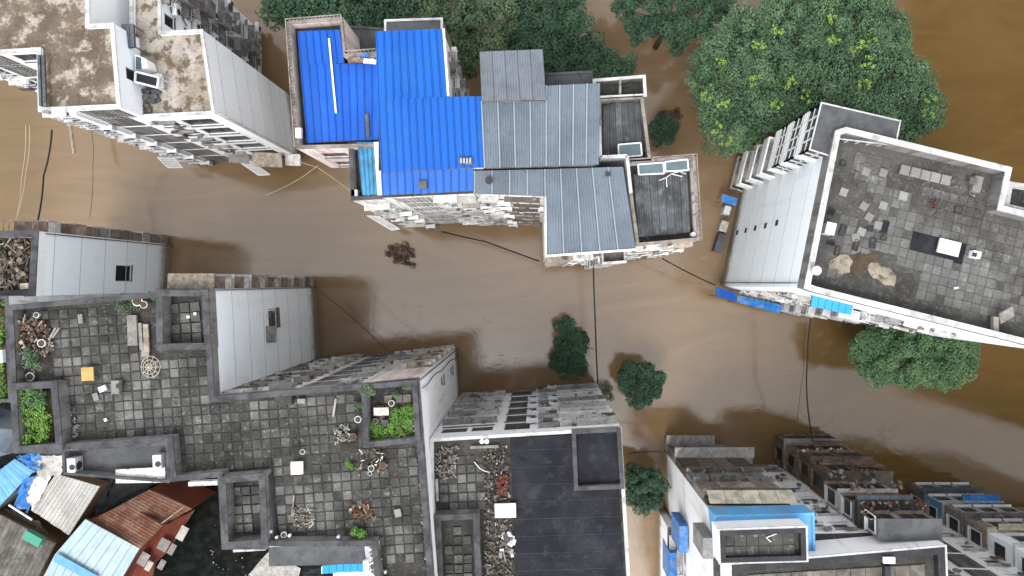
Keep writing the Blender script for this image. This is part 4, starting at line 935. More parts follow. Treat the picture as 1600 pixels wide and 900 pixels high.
# inner parapets: raised rims
def rim(root, px, z0, z1, t_=.3, m='grey_wall', c='grey_coping'):
    poly = [P2(x, y, z1) for x, y in px]
    if area(poly) < 0: poly = poly[::-1]
    a = MB(); a.ring(poly, offset(poly, t_), z0, z1 - .07); part('parapet', a, m, root)
    a = MB(); a.ring(offset(poly, -.04), offset(poly, t_ + .04), z1 - .069, z1); part('coping', a, c, root)
rim(D2, [(244.5, 453.5), (324, 453.5), (329, 545), (245, 547)], 20.41, 21.5, .34)
rim(D2, [(16, 600), (88, 597), (97, 702), (22, 707)], 20.41, 21.5, .34)
rim(D2, [(343, 746), (413, 740), (418, 852), (348, 857)], 20.41, 21.55, .34)
rim(D2, [(565, 602), (651, 594), (656, 690), (569, 699)], 20.41, 21.5, .26)
a = MB(); a.beam(P(418, 742, 20.7), P(425, 846, 20.7), .45, .55); part('parapet', a, 'grey_slab', D2)
# lower strip with air conditioners, south of the terrace
block(D2, [(97, 702), (262, 692), (264, 754), (99, 741)], 18.3, 0, 17.5, 18.3, 'grey_wall', 'grey_coping', 'grey_slab', .12)
a = MB(); a.prism([P2(*p, 18.0) for p in [(180, 734), (258, 730), (258, 754), (181, 755)]][::-1], 17.85, 18.0, True, True); part('awning', a, 'old_white_wall', D2)
for x, y, rz, lbl in ((117, 725, -1.57, 'white air conditioner at the left end of the grey ledge below the terrace'), (250, 720, 1.57, 'white air conditioner at the right end of the grey ledge below the terrace')):
    c = P(x, y, 17.9); r0 = thing('air_conditioner', lbl, 'air conditioner', c)
    a = MB(); a.obox((c.x, c.y, c.z), .55, .95, .8, .04); part('housing', a, 'white_plastic', r0)
    a = MB(); a.tube([(c.x + (.28 if x < 200 else .12), c.y - .1, c.z + .0), (c.x + (.31 if x < 200 else .15), c.y - .1, c.z + .0)], .3, 14); a.cyl((c.x + .08, c.y - .12, c.z + .405), .2, .02, 14); part('fan', a, 'dark_plastic', r0)
# grey slab roof and cyan awning at the bottom
block(D2, [(419, 856), (568, 848), (572, 882), (419, 886)], 18.8, 0, 18.7, None, 'white_wall', floor='grey_slab')
r0 = thing('cyan_awning', 'bright cyan awning under the grey slab at the bottom edge', 'awning', P(535, 888, 17.8))
sheet(r0, (503, 884), (571, 879), (570, 893), (503, 896), 18.0, 17.8, 6, 'bright_cyan', 2, .03)
a = MB(); a.beam(P(503, 885, 17.9), P(503, 896, 17.7), .05, .06); part('bracket', a, 'white_frame', r0)
lay('white_box', (575, 880), 18.4, .35, .8, .05, 'white_plastic', 'upright white cabinet at the end of the grey slab by the cyan awning', 'cabinet', .6)
a = MB(); a.prism([P2(*p, 20.6) for p in [(294, 753), (340, 751), (340, 758), (294, 760)]][::-1], 20.2, 20.6, True, True); part('ledge', a, 'white_ledge', D2)
a = MB(); a.prism([P2(*p, 20.6) for p in [(364, 858), (415, 854), (415, 860), (364, 863)]][::-1], 20.2, 20.6, True, True); part('ledge', a, 'white_ledge', D2)
TA = .075
ter = [(24, 487), (236, 466), (237, 556), (325, 553), (329, 628), (560, 609), (562, 705), (652, 697), (668, 880), (592, 885), (586, 846), (430, 846), (424, 736), (338, 740), (272, 744), (266, 684), (104, 694), (95, 594), (25, 594)]
occ = [[(25, 500), (80, 500), (88, 590), (25, 590)], [(190, 462), (243, 460), (243, 545), (200, 520)], [(456, 714), (486, 714), (486, 744), (456, 744)]]
nt_ = tiles(D2, ter, 20.4, .565, .055, TA, 'mossy_tile', occ, .06, .05, jit=.022, prior=Vector((-12, -9)))
tiles(D2, [(252, 463), (318, 462), (322, 538), (252, 540)], 20.45, .62, .05, TA, 'mossy_tile', (), .12, .06, jit=.02)
tiles(D2, [(350, 752), (406, 748), (410, 845), (354, 849)], 20.45, .55, .05, TA, 'mossy_tile', (), .02, .06, jit=.012)
tiles(D2, [(574, 608), (648, 602), (650, 690), (576, 692)], 20.45, .55, .05, TA, 'brown_tile', (), .3, .06, jit=.03)
# E building
E = thing('dark_roof_building', 'apartment block with black membrane roof at the bottom centre', 'building', P(830, 790, 0))
e_ = {'am': 'concrete_ledge', 'ac': .5}
block(E, [(672, 686), (970, 668), (986, 935), (676, 935)], 18.8, 0, 18.2, 18.8, 'white_wall', 'white_coping', 'mossy_concrete', .16,
      fac={0: dict(wall='white_wall', floors=[.3, 3.2, 6.1, 9.0, 11.9, 14.8], bays=[(.3, 3.7, 'cage', {'am': 'concrete_ledge', 'd': .8, 'ac': .6, 'only': (0, 2, 3)}), (.3, 3.7, 'cage', {'am': 'white_ledge', 'd': .7, 'only': (1, 4, 5), 'sheet': 0}), (4.2, 5.4, 'cage', {'am': 'white_ledge', 'd': .45, 'ac': .7}),
           (6.1, 7.9, 'win', {'sill': .2, 'head': 2.6}), (8.7, 10.2, 'cage', {'am': 'concrete_ledge', 'd': .55, 'ac': .3, 'skip': (5,)}), (8.7, 10.2, 'win', {'only': (5,)}), (10.5, 12.3, 'cage', {'am': 'concrete_ledge', 'd': .65, 'skip': (5,)}), (10.5, 12.3, 'win', {'only': (5,)})])}, par='white_wall')
mbn = MB(); mbn.prism([P2(*p, 18.3) for p in [(797, 684), (962, 676), (976, 930), (806, 930)]][::-1], 18.2, 18.3); part('membrane', mbn, 'dark_membrane', E)
for k in range(9):
    y = 704 + 27 * k; a = MB(); a.beam(P(800, y, 18.305), P(972, y - 6 + U(-1, 1), 18.305), .035, .012); part('membrane_lap', a, 'black_coping', E)
rim(E, [(894, 673), (969, 669), (975, 763), (898, 766)], 18.31, 19.0, .2, 'grey_wall', 'grey_coping')
a = MB(); a.prism([P2(*p, 18.6) for p in [(899, 678), (964, 674), (970, 757), (903, 760)]][::-1], 18.3, 18.55); part('membrane', a, 'dark_membrane', E)
rim(E, [(679, 806), (747, 803), (752, 940), (683, 940)], 18.21, 19.3, .3, 'grey_wall', 'grey_coping')
tiles(E, [(684, 700), (768, 695), (774, 800), (688, 800)], 18.21, .57, .06, .05, 'mossy_tile', (), .14, .06, jit=.02)
tiles(E, [(694, 815), (740, 813), (744, 925), (696, 925)], 18.25, .57, .06, .03, 'mossy_tile', (), .1, .06, jit=.02)
tiles(E, [(756, 806), (796, 804), (804, 925), (760, 925)], 18.21, .5, .06, .05, 'mossy_tile', (), .5, .06, jit=.1)
junk('strip of broken tiles and rubbish along the left of the black roof', [(754, 700), (793, 696), (803, 925), (758, 925), (756, 800)], 18.25, 700, ['worn_tile', 'wood', 'mossy_tile', 'mossy_concrete', 'soil', 'brown_tile', 'dark_wall'], .05, .16, h=.08, name='rubbish_strip', cat='rubbish', long_=.25)
junk('tangle of wire and dry stems in the left corner by the black roof', [(678, 700), (716, 697), (712, 745), (682, 750)], 18.25, 90, ['pale_tile', 'wood', 'dark_wall'], .07, .16, h=.2, name='wire_tangle', cat='wire', long_=.95)
junk('heap of dark red plastic above the white slab', [(776, 742), (792, 740), (794, 768), (780, 772)], 18.3, 70, ['red_plastic', 'rust_red', 'brown_wall'], .08, .2, h=.25, name='red_heap', long_=.3)
junk('loose white and grey slab pieces beside the black roof', [(785, 834), (802, 832), (803, 870), (780, 868)], 18.3, 36, ['white_plastic', 'pale_tile', 'worn_tile'], .12, .4, h=.15, name='slab_pieces', long_=.1)
cap((790, 795), 18.25, 1.42, .95, .02, 'white hatch slab at the edge of the black membrane roof')
lay('plank', (757, 698), 18.4, 1.9, .18, .04, 'pale_wood', 'long pale plank at the top of the tiled part beside the black roof', 'plank', .08)
lay('plank', (683, 765), 18.3, .18, 1.5, .04, 'pale_wood', 'pale upright plank by the left parapet beside the black roof', 'plank', .08)
a = MB(); c = P(757, 689, 18.5)
for dx in (-.16, .16): a.cyl((c.x + dx, c.y, c.z), .16, .18, 12)
tag(part('basin', a, 'white_plastic', None, at=c), 'white oval basin above the long pale plank', 'basin')
a = MB()
pts = [(720, 760), (735, 772), (748, 788 - 10)]
a.tube([P(741, 722, 18.35), P(750, 732, 18.3), P(757, 736, 18.35), P(766, 738, 18.3)], .035, 5); tag(part('hose', a, 'white_frame', None, at=P(750, 730, 18.3)), 'short pale hose lying on the tiles beside the black roof', 'hose')

# ================================================================== bottom right row
def WQ(pts, z): return [(NX + x * F / (H - z), NY - y * F / (H - z)) for x, y in pts]
F1 = thing('long_wall_building', 'white building with tall side wall and blue topped bay at the bottom right', 'building', (15, -20, 0))
wf = {'sill': 1.0, 'head': 2.2, 'frame': 'white_frame', 'aw': .18, 'am': 'white_ledge'}
block(F1, WQ([(11.87, -15.8), (17.9, -15.75), (17.95, -17.2), (26.3, -17.05), (26.9, -32), (12.3, -32)], 17.9), 17.9, 0, 17.85, None, 'white_wall',
      fac={2: dict(floors=STD, bays=[(4.4, 5.6, 'win', wf), (6.1, 7.4, 'win', dict(wf, ac=.3)), (7.6, 8.2, 'lattice', {'am': 'grey_wall'})])})
# side ledges of the tall wall
a = MB(); a.box(11.80, 11.87, -32, -15.8, 8.9, 9.0); part('string_course', a, 'seam', F1)
# blue level
block(F1, WQ([(11.6, -15.35), (18.15, -15.2), (18.2, -18.0), (17.6, -18.05), (11.9, -17.9)], 19.6), 19.6, 17.86, 19.5, 19.6, 'blue_wall', 'blue_wall', 'blue_wall', .1)
block(F1, WQ([(11.45, -15.75), (17.15, -15.55), (17.2, -17.8), (11.55, -17.95)], 21.0), 21.0, 19.5, 20.5, 21.0, 'white_wall', 'white_coping', 'mossy_concrete', .10)
rim(F1, WQ([(11.62, -15.88), (17.0, -15.7), (17.06, -17.7), (11.7, -17.85)], 21.02), 20.51, 21.02, .24, 'black_coping', 'black_coping')
tiles(F1, WQ([(11.9, -16.0), (16.9, -15.85), (16.95, -17.65), (11.9, -17.8)], 20.55), 20.55, .76, .015, .03, 'worn_tile', (), 0, .03, jit=.003)
block(F1, WQ([(12.4, -18.15), (17.6, -17.75), (26.35, -17.0), (26.95, -32), (12.7, -32)], 20.4), 20.4, 17.9, 19.8, 20.4, 'white_wall', 'white_coping', 'mossy_concrete', .10)
rim(F1, WQ([(12.55, -18.3), (17.6, -17.9), (26.2, -17.15), (26.8, -31.8), (12.8, -31.8)], 20.42), 19.81, 20.42, .38, 'black_coping', 'black_coping')
tiles(F1, WQ([(13.0, -18.7), (17.7, -18.3), (25.8, -17.6), (25.9, -24), (13.0, -24)], 19.85), 19.85, .95, .015, .06, 'brown_tile', (), 0, .03, jit=.003)
a = MB(); p = P(1386, 884, 20.2); a.box(p.x - .18, p.x + .18, -24, p.y, 19.82, 20.3); part('parapet', a, 'black_coping', F1)
cap((1385, 872), 20.31, .75, .4, 0, 'small white capped chimney on the dark divider at the bottom right', name='chimney_cap', cat='chimney')
a = MB(); c = P(1205, 838, 20.7)
a.beam(P(1197, 840, 20.7), P(1216, 833, 20.7), .05, .04); a.beam(P(1197, 840, 20.7), P(1205, 847, 20.7), .05, .04); tag(part('antenna', a, 'white_frame', None, at=c), 'bent white rod on the small black rimmed roof', 'antenna')
# grey flue box beside the box roof
a = MB(); p = P2(1110, 848, 20); a.box(p.x - .45, p.x + .45, p.y - .9, p.y + .9, 14.5, 19.0) if False else a.box(11.1, 11.86, -18.6, -17.2, 15.6, 18.6); part('flue_box', a, 'white_ledge', F1)
# enclosed bay, storey by storey
lv = [(0.0, 1.2, -14.55, 'white_ledge', 11.9, 16.2), (1.3, 4.6, -15.0, 'grey_wall', 11.9, 17.6), (4.7, 5.2, -14.7, 'concrete_ledge', 11.9, 18.6), (5.3, 9.6, -15.2, 'brown_ledge', 11.9, 17.75), (9.7, 12.2, -15.25, 'grey_wall', 11.9, 17.8), (12.3, 15.2, -15.2, 'tan_ledge', 11.9, 17.85)]
for (z0_, z1_, yy, m, x0, x1) in lv:
    a = MB(); n = int((x1 - x0) / 1.2)
    a.box(x0, x1, -15.74, yy, z0_, z1_)
    bo = part('bay_storey', a, m, F1)
    for i in range(n):
        xa = x0 + .15 + (x1 - x0 - .3) * i / n; xb = x0 + .15 + (x1 - x0 - .3) * (i + 1) / n - .08
        if z1_ - z0_ > 1.5:
            q0 = MB(); q0.box(xa, xb, yy, yy + .05, z0_ + .25, z1_ - .3); part('bay_panel', q0, m, bo, at=wloc(bo))
    q0 = MB(); q0.box(x0 - .02, x1 + .1, yy - .5, yy + .38, z1_ + .003, z1_ + .09); part('bay_ledge', q0, 'concrete_ledge' if m != 'brown_ledge' else 'brown_ledge', bo, at=wloc(bo))
for k in range(5):
    inst('awning', awning_mesh(1.18, .62, 'cream_ledge', 1.6, .05), (17.95 - .03 - 1.21 * k, -15.32, 17.2), math.pi, F1)
a = MB(); a.box(11.95, 17.8, -15.74, -15.35, 15.4, 16.2); part('flower_box', a, 'soil', F1)
grass(WQ([(12, -15.1), (17.5, -15.1), (17.5, -15.45), (12, -15.45)], 16.1), 16.1, 30, .3, F1, 'leaf_mid', size=.06)
# low annex and blue shutter boxes on the west wall
block(F1, WQ([(11.25, -21.3), (11.86, -21.2), (11.86, -30), (11.25, -30)], 5), 5, 0, 5, None, 'white_wall', floor='grey_slab')
for (y0, y1, z0_, z1_) in ((-21.4, -19.3, 7.0, 10.4), (-25.6, -23.0, 3.0, 6.4)):
    a = MB(); a.box(11.2, 11.86, y0, y1, z0_, z1_); bb = part('shutter_box', a, 'blue_sheet' if False else 'tarp_blue', F1)
for (y0, z0_) in ((-22.6, 7.4), (-24.6, 7.4), (-26, 7.4), (-22.6, 4.0 + .2), (-27.4, 5.2)):
    wm, pm = window_mesh(1.2, 1.2, 'white_frame'); wi = inst('window', wm, (11.76, y0 + .6, z0_), -math.pi / 2, F1); sub('pane', pm, wi)
    inst('awning', awning_mesh(1.5, .55, 'white_ledge', .1), (11.86, y0 + .8, z0_ + 1.4), -math.pi / 2, F1)

# middle balcony stack
F2 = thing('balcony_tower', 'dark weathered stack of balconies and window cages in the middle of the bottom right row', 'building', (24.5, -16.4, 0))
lv = [(0, 2.6, -14.4, 'dark_wall', 22.3, 27.4), (2.7, 5.4, -14.7, 'dark_wall', 22.4, 27.2), (5.5, 8.2, -14.6, 'brown_ledge', 22.5, 27.4), (8.3, 11.4, -14.9, 'brown_wall', 22.4, 27.4), (11.5, 14.0, -15.5, 'white_ledge', 22.2, 26.4), (14.1, 16.4, -15.6, 'grey_wall', 22.3, 26.5), (16.5, 17.2, -15.3, 'mossy_concrete', 22.2, 26.9), (17.3, 19.4, -15.85, 'grey_wall', 22.5, 26.5)]
for li, (z0_, z1_, yy, m, x0, x1) in enumerate(lv):
    a = MB(); a.box(x0, x1, -17.0, yy, z0_, z1_); bo = part('bay_storey', a, m, F2)
    q0 = MB(); q0.box(x0 - .12, x1 + .12, -17.0, yy + .25, z1_ + .003, z1_ + .09); part('bay_ledge', q0, ('concrete_ledge', 'brown_ledge', 'dark_wall', 'brown_ledge', 'white_ledge', 'grey_sheet', 'mossy_concrete', 'grey_slab')[li], bo, at=wloc(bo))
    if z1_ - z0_ > 1.5:
        ht = z1_ - z0_ - 1.0
        wm, pm = window_mesh(1.2, ht, 'white_frame' if li in (4, 5, 7) else 'rusty_frame'); wi = inst('window', wm, (x0 - .14, -15.6 if li > 3 else -15.2, z0_ + .6), -math.pi / 2, F2); sub('pane', pm, wi)
        for i in range(2):
            wm, pm = window_mesh(1.8, ht, 'rusty_frame'); wi = inst('window', wm, (x1 - .3 - 2.3 * i, yy + .14, z0_ + .6), math.pi, F2); sub('pane', pm, wi)
        if li in (1, 3, 6):
            inst('security_cage', cage_mesh(2.2, ht, .5, 'rusty_frame'), (x1 - .3, yy + .01, z0_ + .6), math.pi, F2)
sheet(F2, WQ([(22.4, -15.0)], 16.5)[0], WQ([(26.3, -15.0)], 16.5)[0], WQ([(26.3, -15.62)], 16.5)[0], WQ([(22.4, -15.62)], 16.5)[0], 16.2, 16.6, 5, 'grey_sheet', 4, .03)
junk('pots, bags and scraps on the ledge under the flat dark box of the balcony tower', WQ([(22.3, -15.1), (26.8, -15.1), (26.8, -15.8), (22.3, -15.8)], 17.3), 17.3, 60, ['red_plastic', 'pale_tile', 'wood', 'soil', 'dark_wall', 'mossy_concrete'], .08, .22, h=.25, name='ledge_clutter', cat='clutter', long_=.2)
junk('white pots and scrap on the dark lowest ledges of the balcony tower', WQ([(22.6, -14.3), (26.8, -14.3), (26.8, -14.7), (22.6, -14.7)], 5.6), 5.6, 30, ['white_plastic', 'wood', 'dark_wall'], .1, .25, h=.2, name='ledge_clutter', cat='clutter', long_=.3)
# right building of the row
F3 = thing('row_end_building', 'pale building with blue awning bay at the bottom right corner', 'building', (36, -22, 0))
block(F3, WQ([(26.6, -20.6), (34.9, -20.9), (52, -21.4), (52, -40), (27.2, -40)], 21), 21, 0, 21, 21.6, 'white_wall', 'white_coping', 'mossy_concrete', .3,
      fac={0: dict(floors=STD + [17.8], bays=[(.5, 1.7, 'win', wf), (2.6, 4.2, 'lattice', {'am': 'grey_wall'}), (5.0, 6.3, 'win', wf), (6.8, 8.0, 'win', wf)])} if False else
          {0: dict(floors=STD + [17.8], bays=[(.4, 1.6, 'win', wf), (2.3, 4.3, 'lattice', {'am': 'grey_wall'}), (5.0, 6.4, 'win', wf)])}, par='white_wall')
lv = [(0, 2.4, -18.9, 'grey_wall', 34.9, 40.2), (2.5, 5.4, -19.2, 'blue_wall', 34.9, 40.0), (5.5, 8.3, -19.2, 'concrete_ledge', 35.0, 40.4), (8.4, 11.2, -19.4, 'tan_ledge', 35.0, 41.0), (11.3, 14.2, -19.5, 'white_ledge', 35.0, 41.0), (14.3, 17.2, -19.5, 'white_ledge', 35.0, 41.0), (17.3, 20.4, -19.5, 'white_ledge', 35.0, 41.0)]
for li, (z0_, z1_, yy, m, x0, x1) in enumerate(lv):
    a = MB(); a.box(x0, x1, -21.6, yy, z0_, z1_); bo = part('bay_storey', a, 'pale_blue_wall' if li > 3 else m, F3)
    q0 = MB(); q0.box(x0 - .1, x1 + .12, -21.4, yy + .3, z1_ + .003, z1_ + .09); part('bay_ledge', q0, ('grey_slab', 'concrete_ledge', 'concrete_ledge', 'cream_ledge', 'white_ledge', 'white_ledge', 'white_ledge')[li], bo, at=wloc(bo))
    wm, pm = window_mesh(1.4, 1.4, 'white_frame'); wi = inst('window', wm, (x0 - .14, -19.8, z0_ + .7), -math.pi / 2, F3); sub('pane', pm, wi)
    for i in range(3):
        wm, pm = window_mesh(1.4, 1.4, 'white_frame'); wi = inst('window', wm, (x1 - .2 - 1.7 * i, yy + .14, z0_ + .7), math.pi, F3); sub('pane', pm, wi)
sheet(F3, WQ([(36.9, -18.5)], 5.0)[0], WQ([(40.1, -18.5)], 5.0)[0], WQ([(40.1, -19.25)], 5.0)[0], WQ([(36.9, -19.25)], 5.0)[0], 4.7, 5.6, 6, 'tarp_blue', 2, .03)
sheet(F3, WQ([(36.0, -18.9)], 11)[0], WQ([(41.0, -18.9)], 11)[0], WQ([(41.0, -19.4)], 11)[0], WQ([(36, -19.4)], 11)[0], 11.0, 11.6, 6, 'cream_ledge', 2, .03)

# ================================================================== sheds, bottom left
def shed(lbl, q4, zt, zb, n, m, wallm='brown_wall', ribs=1, rh=.05, name='shed', cat='shed', batten=None):
    c = sum((P(x, y, 0) for x, y in q4), Vector()) / 4; r0 = thing(name, lbl, cat, c)
    sheet(r0, *q4, zt, zb, n, m, ribs, rh, batten=batten)
    pts = [P(*q4[0], zt), P(*q4[1], zt), P(*q4[2], zb), P(*q4[3], zb)]; cc = sum(pts, Vector()) / 4
    pts = [cc + (p - cc) * .95 for p in pts]; 
    for i in range(4):
        a, b_ = pts[i], pts[(i + 1) % 4]; q0 = MB(); q0.quad((a.x, a.y, 0), (b_.x, b_.y, 0), b_ - Vector((0, 0, .25)), a - Vector((0, 0, .25))); part('wall', q0, wallm, r0)
    return r0
shed('sky blue sheet roofed shed in the bottom left corner', [(-45, 768), (23, 717), (53, 736), (-30, 820)], 5.2, 5.0, 6, 'shed_sky', 'grey_wall', 2, .03)
shed('white corrugated shed roof between the blue shed and the rusty one', [(83, 742), (121, 741), (156, 759), (107, 836)], 7.5, 7.0, 3, 'shed_white', 'old_white_wall', 2, .04) if False else None
shed('white corrugated shed between the blue sheet shed and the rusty one', [(87, 740), (156, 760), (108, 836), (48, 796)], 4.9, 4.5, 12, 'shed_white', 'brown_wall', 2, .05)
shed('pale teal sheet roofed shed in front of the rusty roof', [(133, 811), (218, 857), (178, 925), (84, 868)], 5.6, 5.4, 7, 'shed_teal', 'rust_red', 2, .02)
shed('light cyan lower roof below the pale teal shed', [(84, 869), (150, 905), (128, 950), (62, 912)], 5.3, 5.1, 6, 'shed_teal', 'grey_wall', 2, .02)
a = MB(); a.beam(P(86, 870, 5.7), P(150, 906, 5.7), .75, .06); tag(part('blue_gutter_strip', a, 'shed_sky', None, at=P(118, 888, 5.7)), 'sky blue strip between the pale teal shed and its lower roof', 'gutter')
shed('dark grey corrugated shed at the lower left edge', [(-20, 793), (86, 849), (48, 925), (-60, 880)], 4.8, 4.5, 16, 'shed_grey', 'brown_wall', 2, .06)
rs = thing('rusty_shed', 'large shed with rusty brown ridged roof above the black pond', 'shed', P(230, 815, 0))
RD, RE = (195, 787), (254, 820)
sheet(rs, (142, 813), (194, 786), (254, 821), (219, 857), 5.0, 5.6, 10, 'rust', 1, .03)
sheet(rs, (194, 786), (233, 765), (301, 795), (254, 821), 5.6, 4.6, 8, 'rust', 1, .03)
for q0_, q1_ in (((219, 857), (254, 821)), ((254, 821), (301, 795)), ((301, 795), (233, 765)), ((142, 813), (219, 857))):
    p, q_ = P(*q0_, 4.8), P(*q1_, 4.6); a = MB(); a.quad((p.x, p.y, 0), (q_.x, q_.y, 0), q_, p); part('wall', a, 'rust_red', rs)
a = MB(); a.beam(P(252, 818, 5.8), P(287, 792, 5.0), .06, .05); part('ridge_strip', a, 'concrete_ledge', rs)
low = thing('red_lean_to', 'rust red lean-to along the black pond', 'shed', P(250, 860, 0))
sheet(low, (256, 822), (303, 797), (262, 862), (214, 905), 3.4, 3.0, 6, 'rust_red', 1, .03)
sheet(low, (219, 858), (256, 822), (230, 930), (180, 930), 3.2, 2.8, 5, 'rust_red', 1, .03)
for x, y, sx_, sy_, lbl in ((285, 833, .7, 1.3, 'topmost white panel on the red lean-to'), (256, 851, .9, 1.1, 'large pale panel in the middle of the red lean-to'), (269, 858, .5, 1.0, 'narrow white panel right of the large pale one'), (222, 872, 1.1, 1.2, 'pale panel touching the teal roof on the red lean-to'), (233, 884, .5, .9, 'small white panel below the one touching the teal roof'), (253, 882, .5, .9, 'lowest white panel at the pond edge of the red lean-to')):
    lay('panel', (x, y), 3.7, sx_, sy_, -.5, 'pale_wood', lbl, 'panel', .06)
a = MB(); c = P(54, 840, 5.2); a.obox(c, 1.5, .7, .5, -.5); a.obox((c.x, c.y, c.z + .28), 1.6, .8, .08, -.5); tag(part('green_tank', a, 'green_box', None, at=c), 'sea green box tank between the grey and white sheds', 'tank')
a = MB(); a.beam(P(14, 789, 5.4), P(50, 812, 5.4), .14, .1); tag(part('pole', a, 'white_frame', None, at=P(30, 800, 7)), 'white pole lying beside the sea green tank', 'pole')
# tarps
def cloth(px, z, zamp, m, lbl, name='tarpaulin', n=10):
    a, b_, c, d_ = [P(x, y, z) for x, y in px]; mb = MB()
    for j in range(n + 1):
        for i in range(n + 1):
            u, v = i / n, j / n; p = a.lerp(b_, u).lerp(d_.lerp(c, u), v); mb.v.append((p.x + U(-.08, .08), p.y + U(-.08, .08), z + zamp * (math.sin(u * 9 + v * 5) * .4 + U(-.5, .5))))
    mb.f = [(j * (n + 1) + i, (j + 1) * (n + 1) + i, (j + 1) * (n + 1) + i + 1, j * (n + 1) + i + 1) for j in range(n) for i in range(n)]
    o = part(name, mb, m, None, at=P(*px[0], z), smooth=True); tag(o, lbl, 'tarpaulin'); return o
cloth([(50, 712), (98, 712), (97, 742), (60, 748)], 5.2, .25, 'shed_white', 'crumpled white sheet at the upper end of the white corrugated shed')
cloth([(26, 712), (62, 708), (66, 734), (50, 738)], 5.3, .35, 'tarp_blue', 'blue tarpaulin beside the sky blue shed roof')
cloth([(38, 748), (58, 742), (46, 800), (20, 790)], 4.9, .3, 'tarp_blue', 'creased blue tarpaulin strip left of the white corrugated shed')
cloth([(56, 745), (82, 742), (52, 796), (40, 780)], 5.1, .2, 'old_white_wall', 'torn white sheeting along the left edge of the white corrugated shed')
cloth([(120, 735), (182, 738), (165, 780), (130, 800)], 3.2, .3, 'net', 'black shade netting stretched beside the white corrugated shed')
cloth([(160, 752), (250, 752), (200, 785), (145, 812)], 2.9, .3, 'net', 'black shade netting above the rusty shed roof')
cloth([(4, 790), (60, 815), (82, 840), (10, 802)], 4.0, .1, 'brown_ledge', 'brown fascia boards between the grey and white sheds')
a = MB()
for _ in range(26): c = P(U(300, 420), U(790, 900), .15); a.obox((c.x, c.y, .13), U(.04, .16), U(.04, .12), .03, U(0, 3))
tag(part('floating_litter', a, 'pale_tile', None, at=P(340, 840, .1), kind='stuff'), 'white litter specks floating on the black pond', 'litter')
cloth([(386, 900), (420, 862), (470, 888), (460, 930)], 9, .1, 'concrete_ledge', 'pale concrete canopy below the corner of the grey slab', n=4)
cloth([(430, 885), (505, 886), (505, 925), (430, 925)], 8, .5, 'net', 'black netting hanging below the grey slab')

# a guessed tall block, added outside the frame to darken the reflection on the right
TB = thing('apartment_building', 'tall dark block added beyond the right edge to darken the reflection in the water', 'building', (58, 5, 0))
block(TB, WQ([(53, -16), (66, -16), (66, 46), (53, 46)], 36), 36, 0, 35, 36, 'dark_wall', 'grey_coping', 'mossy_concrete', .3,
      fac={3: dict(floors=[.4 + 2.95 * k for k in range(11)], bays=[(2 + 5 * k, 4 + 5 * k, 'win') for k in range(12)])})

# rain pipes and cable runs on the tall blank walls
def wallpipe(root, q0, q1, zp, f, z0, z1, m='grey_wall', wob=0.0, r=.05):
    a_, b_ = P2(*q0, zp), P2(*q1, zp); c = a_.lerp(b_, f); d = (b_ - a_).normalized(); pts = []
    for s_ in (1, -1):
        n_ = Vector((d.y, -d.x)) * s_ * .08
        if (c + n_ * 20 - Vector((0, 0))).length < c.length: break      # towards the street
    k = 9
    for i in range(k + 1): w1 = wob * math.sin(i * 1.7); pts.append((c.x + n_.x + d.x * w1, c.y + n_.y + d.y * w1, z0 + (z1 - z0) * i / k))
    a = MB(); a.tube(pts, r, 6); part('pipe', a, m, root, smooth=True)
wallpipe(D2, (652, 592), (660, 690), 21.3, .18, 0, 20.2, 'dark_plastic', .12, .03)
wallpipe(D2, (652, 592), (660, 690), 21.3, .04, 0, 20.6, 'grey_wall')
wallpipe(D2, (325, 452), (334, 620), 21.3, .985, 0, 20.3, 'grey_wall')
wallpipe(D2, (325, 452), (334, 620), 21.3, .01, 0, 20.6, 'white_ledge')
wallpipe(A2, (316, 46), (335, 177), 17.5, .98, 0, 17.0, 'white_ledge', 0, .07)
wallpipe(Cb, (1306, 204), (1257, 450), 20.5, .97, 0, 19.6, 'white_ledge')
wallpipe(D1, (59, 361), (54, 462), 17.5, .03, 0, 16.8, 'grey_wall')

# clutter on the ledges of the bottom right bays
for root, x0, x1, yy, zs_ in ((F1, 12, 17.5, -14.75, (1.3, 4.7, 9.7, 12.3)), (F2, 22.5, 26.6, -14.5, (2.75, 8.3, 11.5, 14.1)), (F3, 35, 40, -19.0, (2.5, 5.5, 8.4))):
    for m in ('dark_wall', 'pale_tile', 'brown_ledge'):
        a = MB()
        for zz in zs_:
            for _ in range(5): a.obox((U(x0, x1), yy - U(.1, .6), zz + U(.1, .25)), U(.1, .5), U(.08, .3), U(.08, .3), U(0, 3))
        part('ledge_clutter', a, m, root, kind='stuff')
# pale streaks painted as glitter at reflection edges, and floating bits, on the flood
def surface_streaks(pts, n, spread, lbl, m='water_streak', sz=(.08, .5)):
    a = MB(); P3 = [P(x, y, 0) for x, y in pts]
    for _ in range(n):
        i = random.randrange(len(P3) - 1); c = P3[i].lerp(P3[i + 1], R()); d = P3[i + 1] - P3[i]; an = math.atan2(d.y, d.x) + U(-.7, .7)
        cx_, cy_ = c.x + random.gauss(0, spread), c.y + random.gauss(0, spread); l_, w1 = U(*sz), U(.02, .05); k = 5; vs = []
        for j in range(k): t_ = j / (k - 1) - .5; vs.append((cx_ + math.cos(an) * l_ * t_ - math.sin(an) * U(-.06, .06), cy_ + math.sin(an) * l_ * t_ + math.cos(an) * U(-.06, .06)))
        for (p, q_) in zip(vs, vs[1:]): a.add([(p[0], p[1], .012), (q_[0], q_[1], .012), (q_[0], q_[1] + w1, .014), (p[0], p[1] + w1, .014)], [(0, 1, 2, 3)])
    o = part('surface_streaks', a, m, None, at=P3[0], kind='stuff'); tag(o, lbl, 'water_streak')
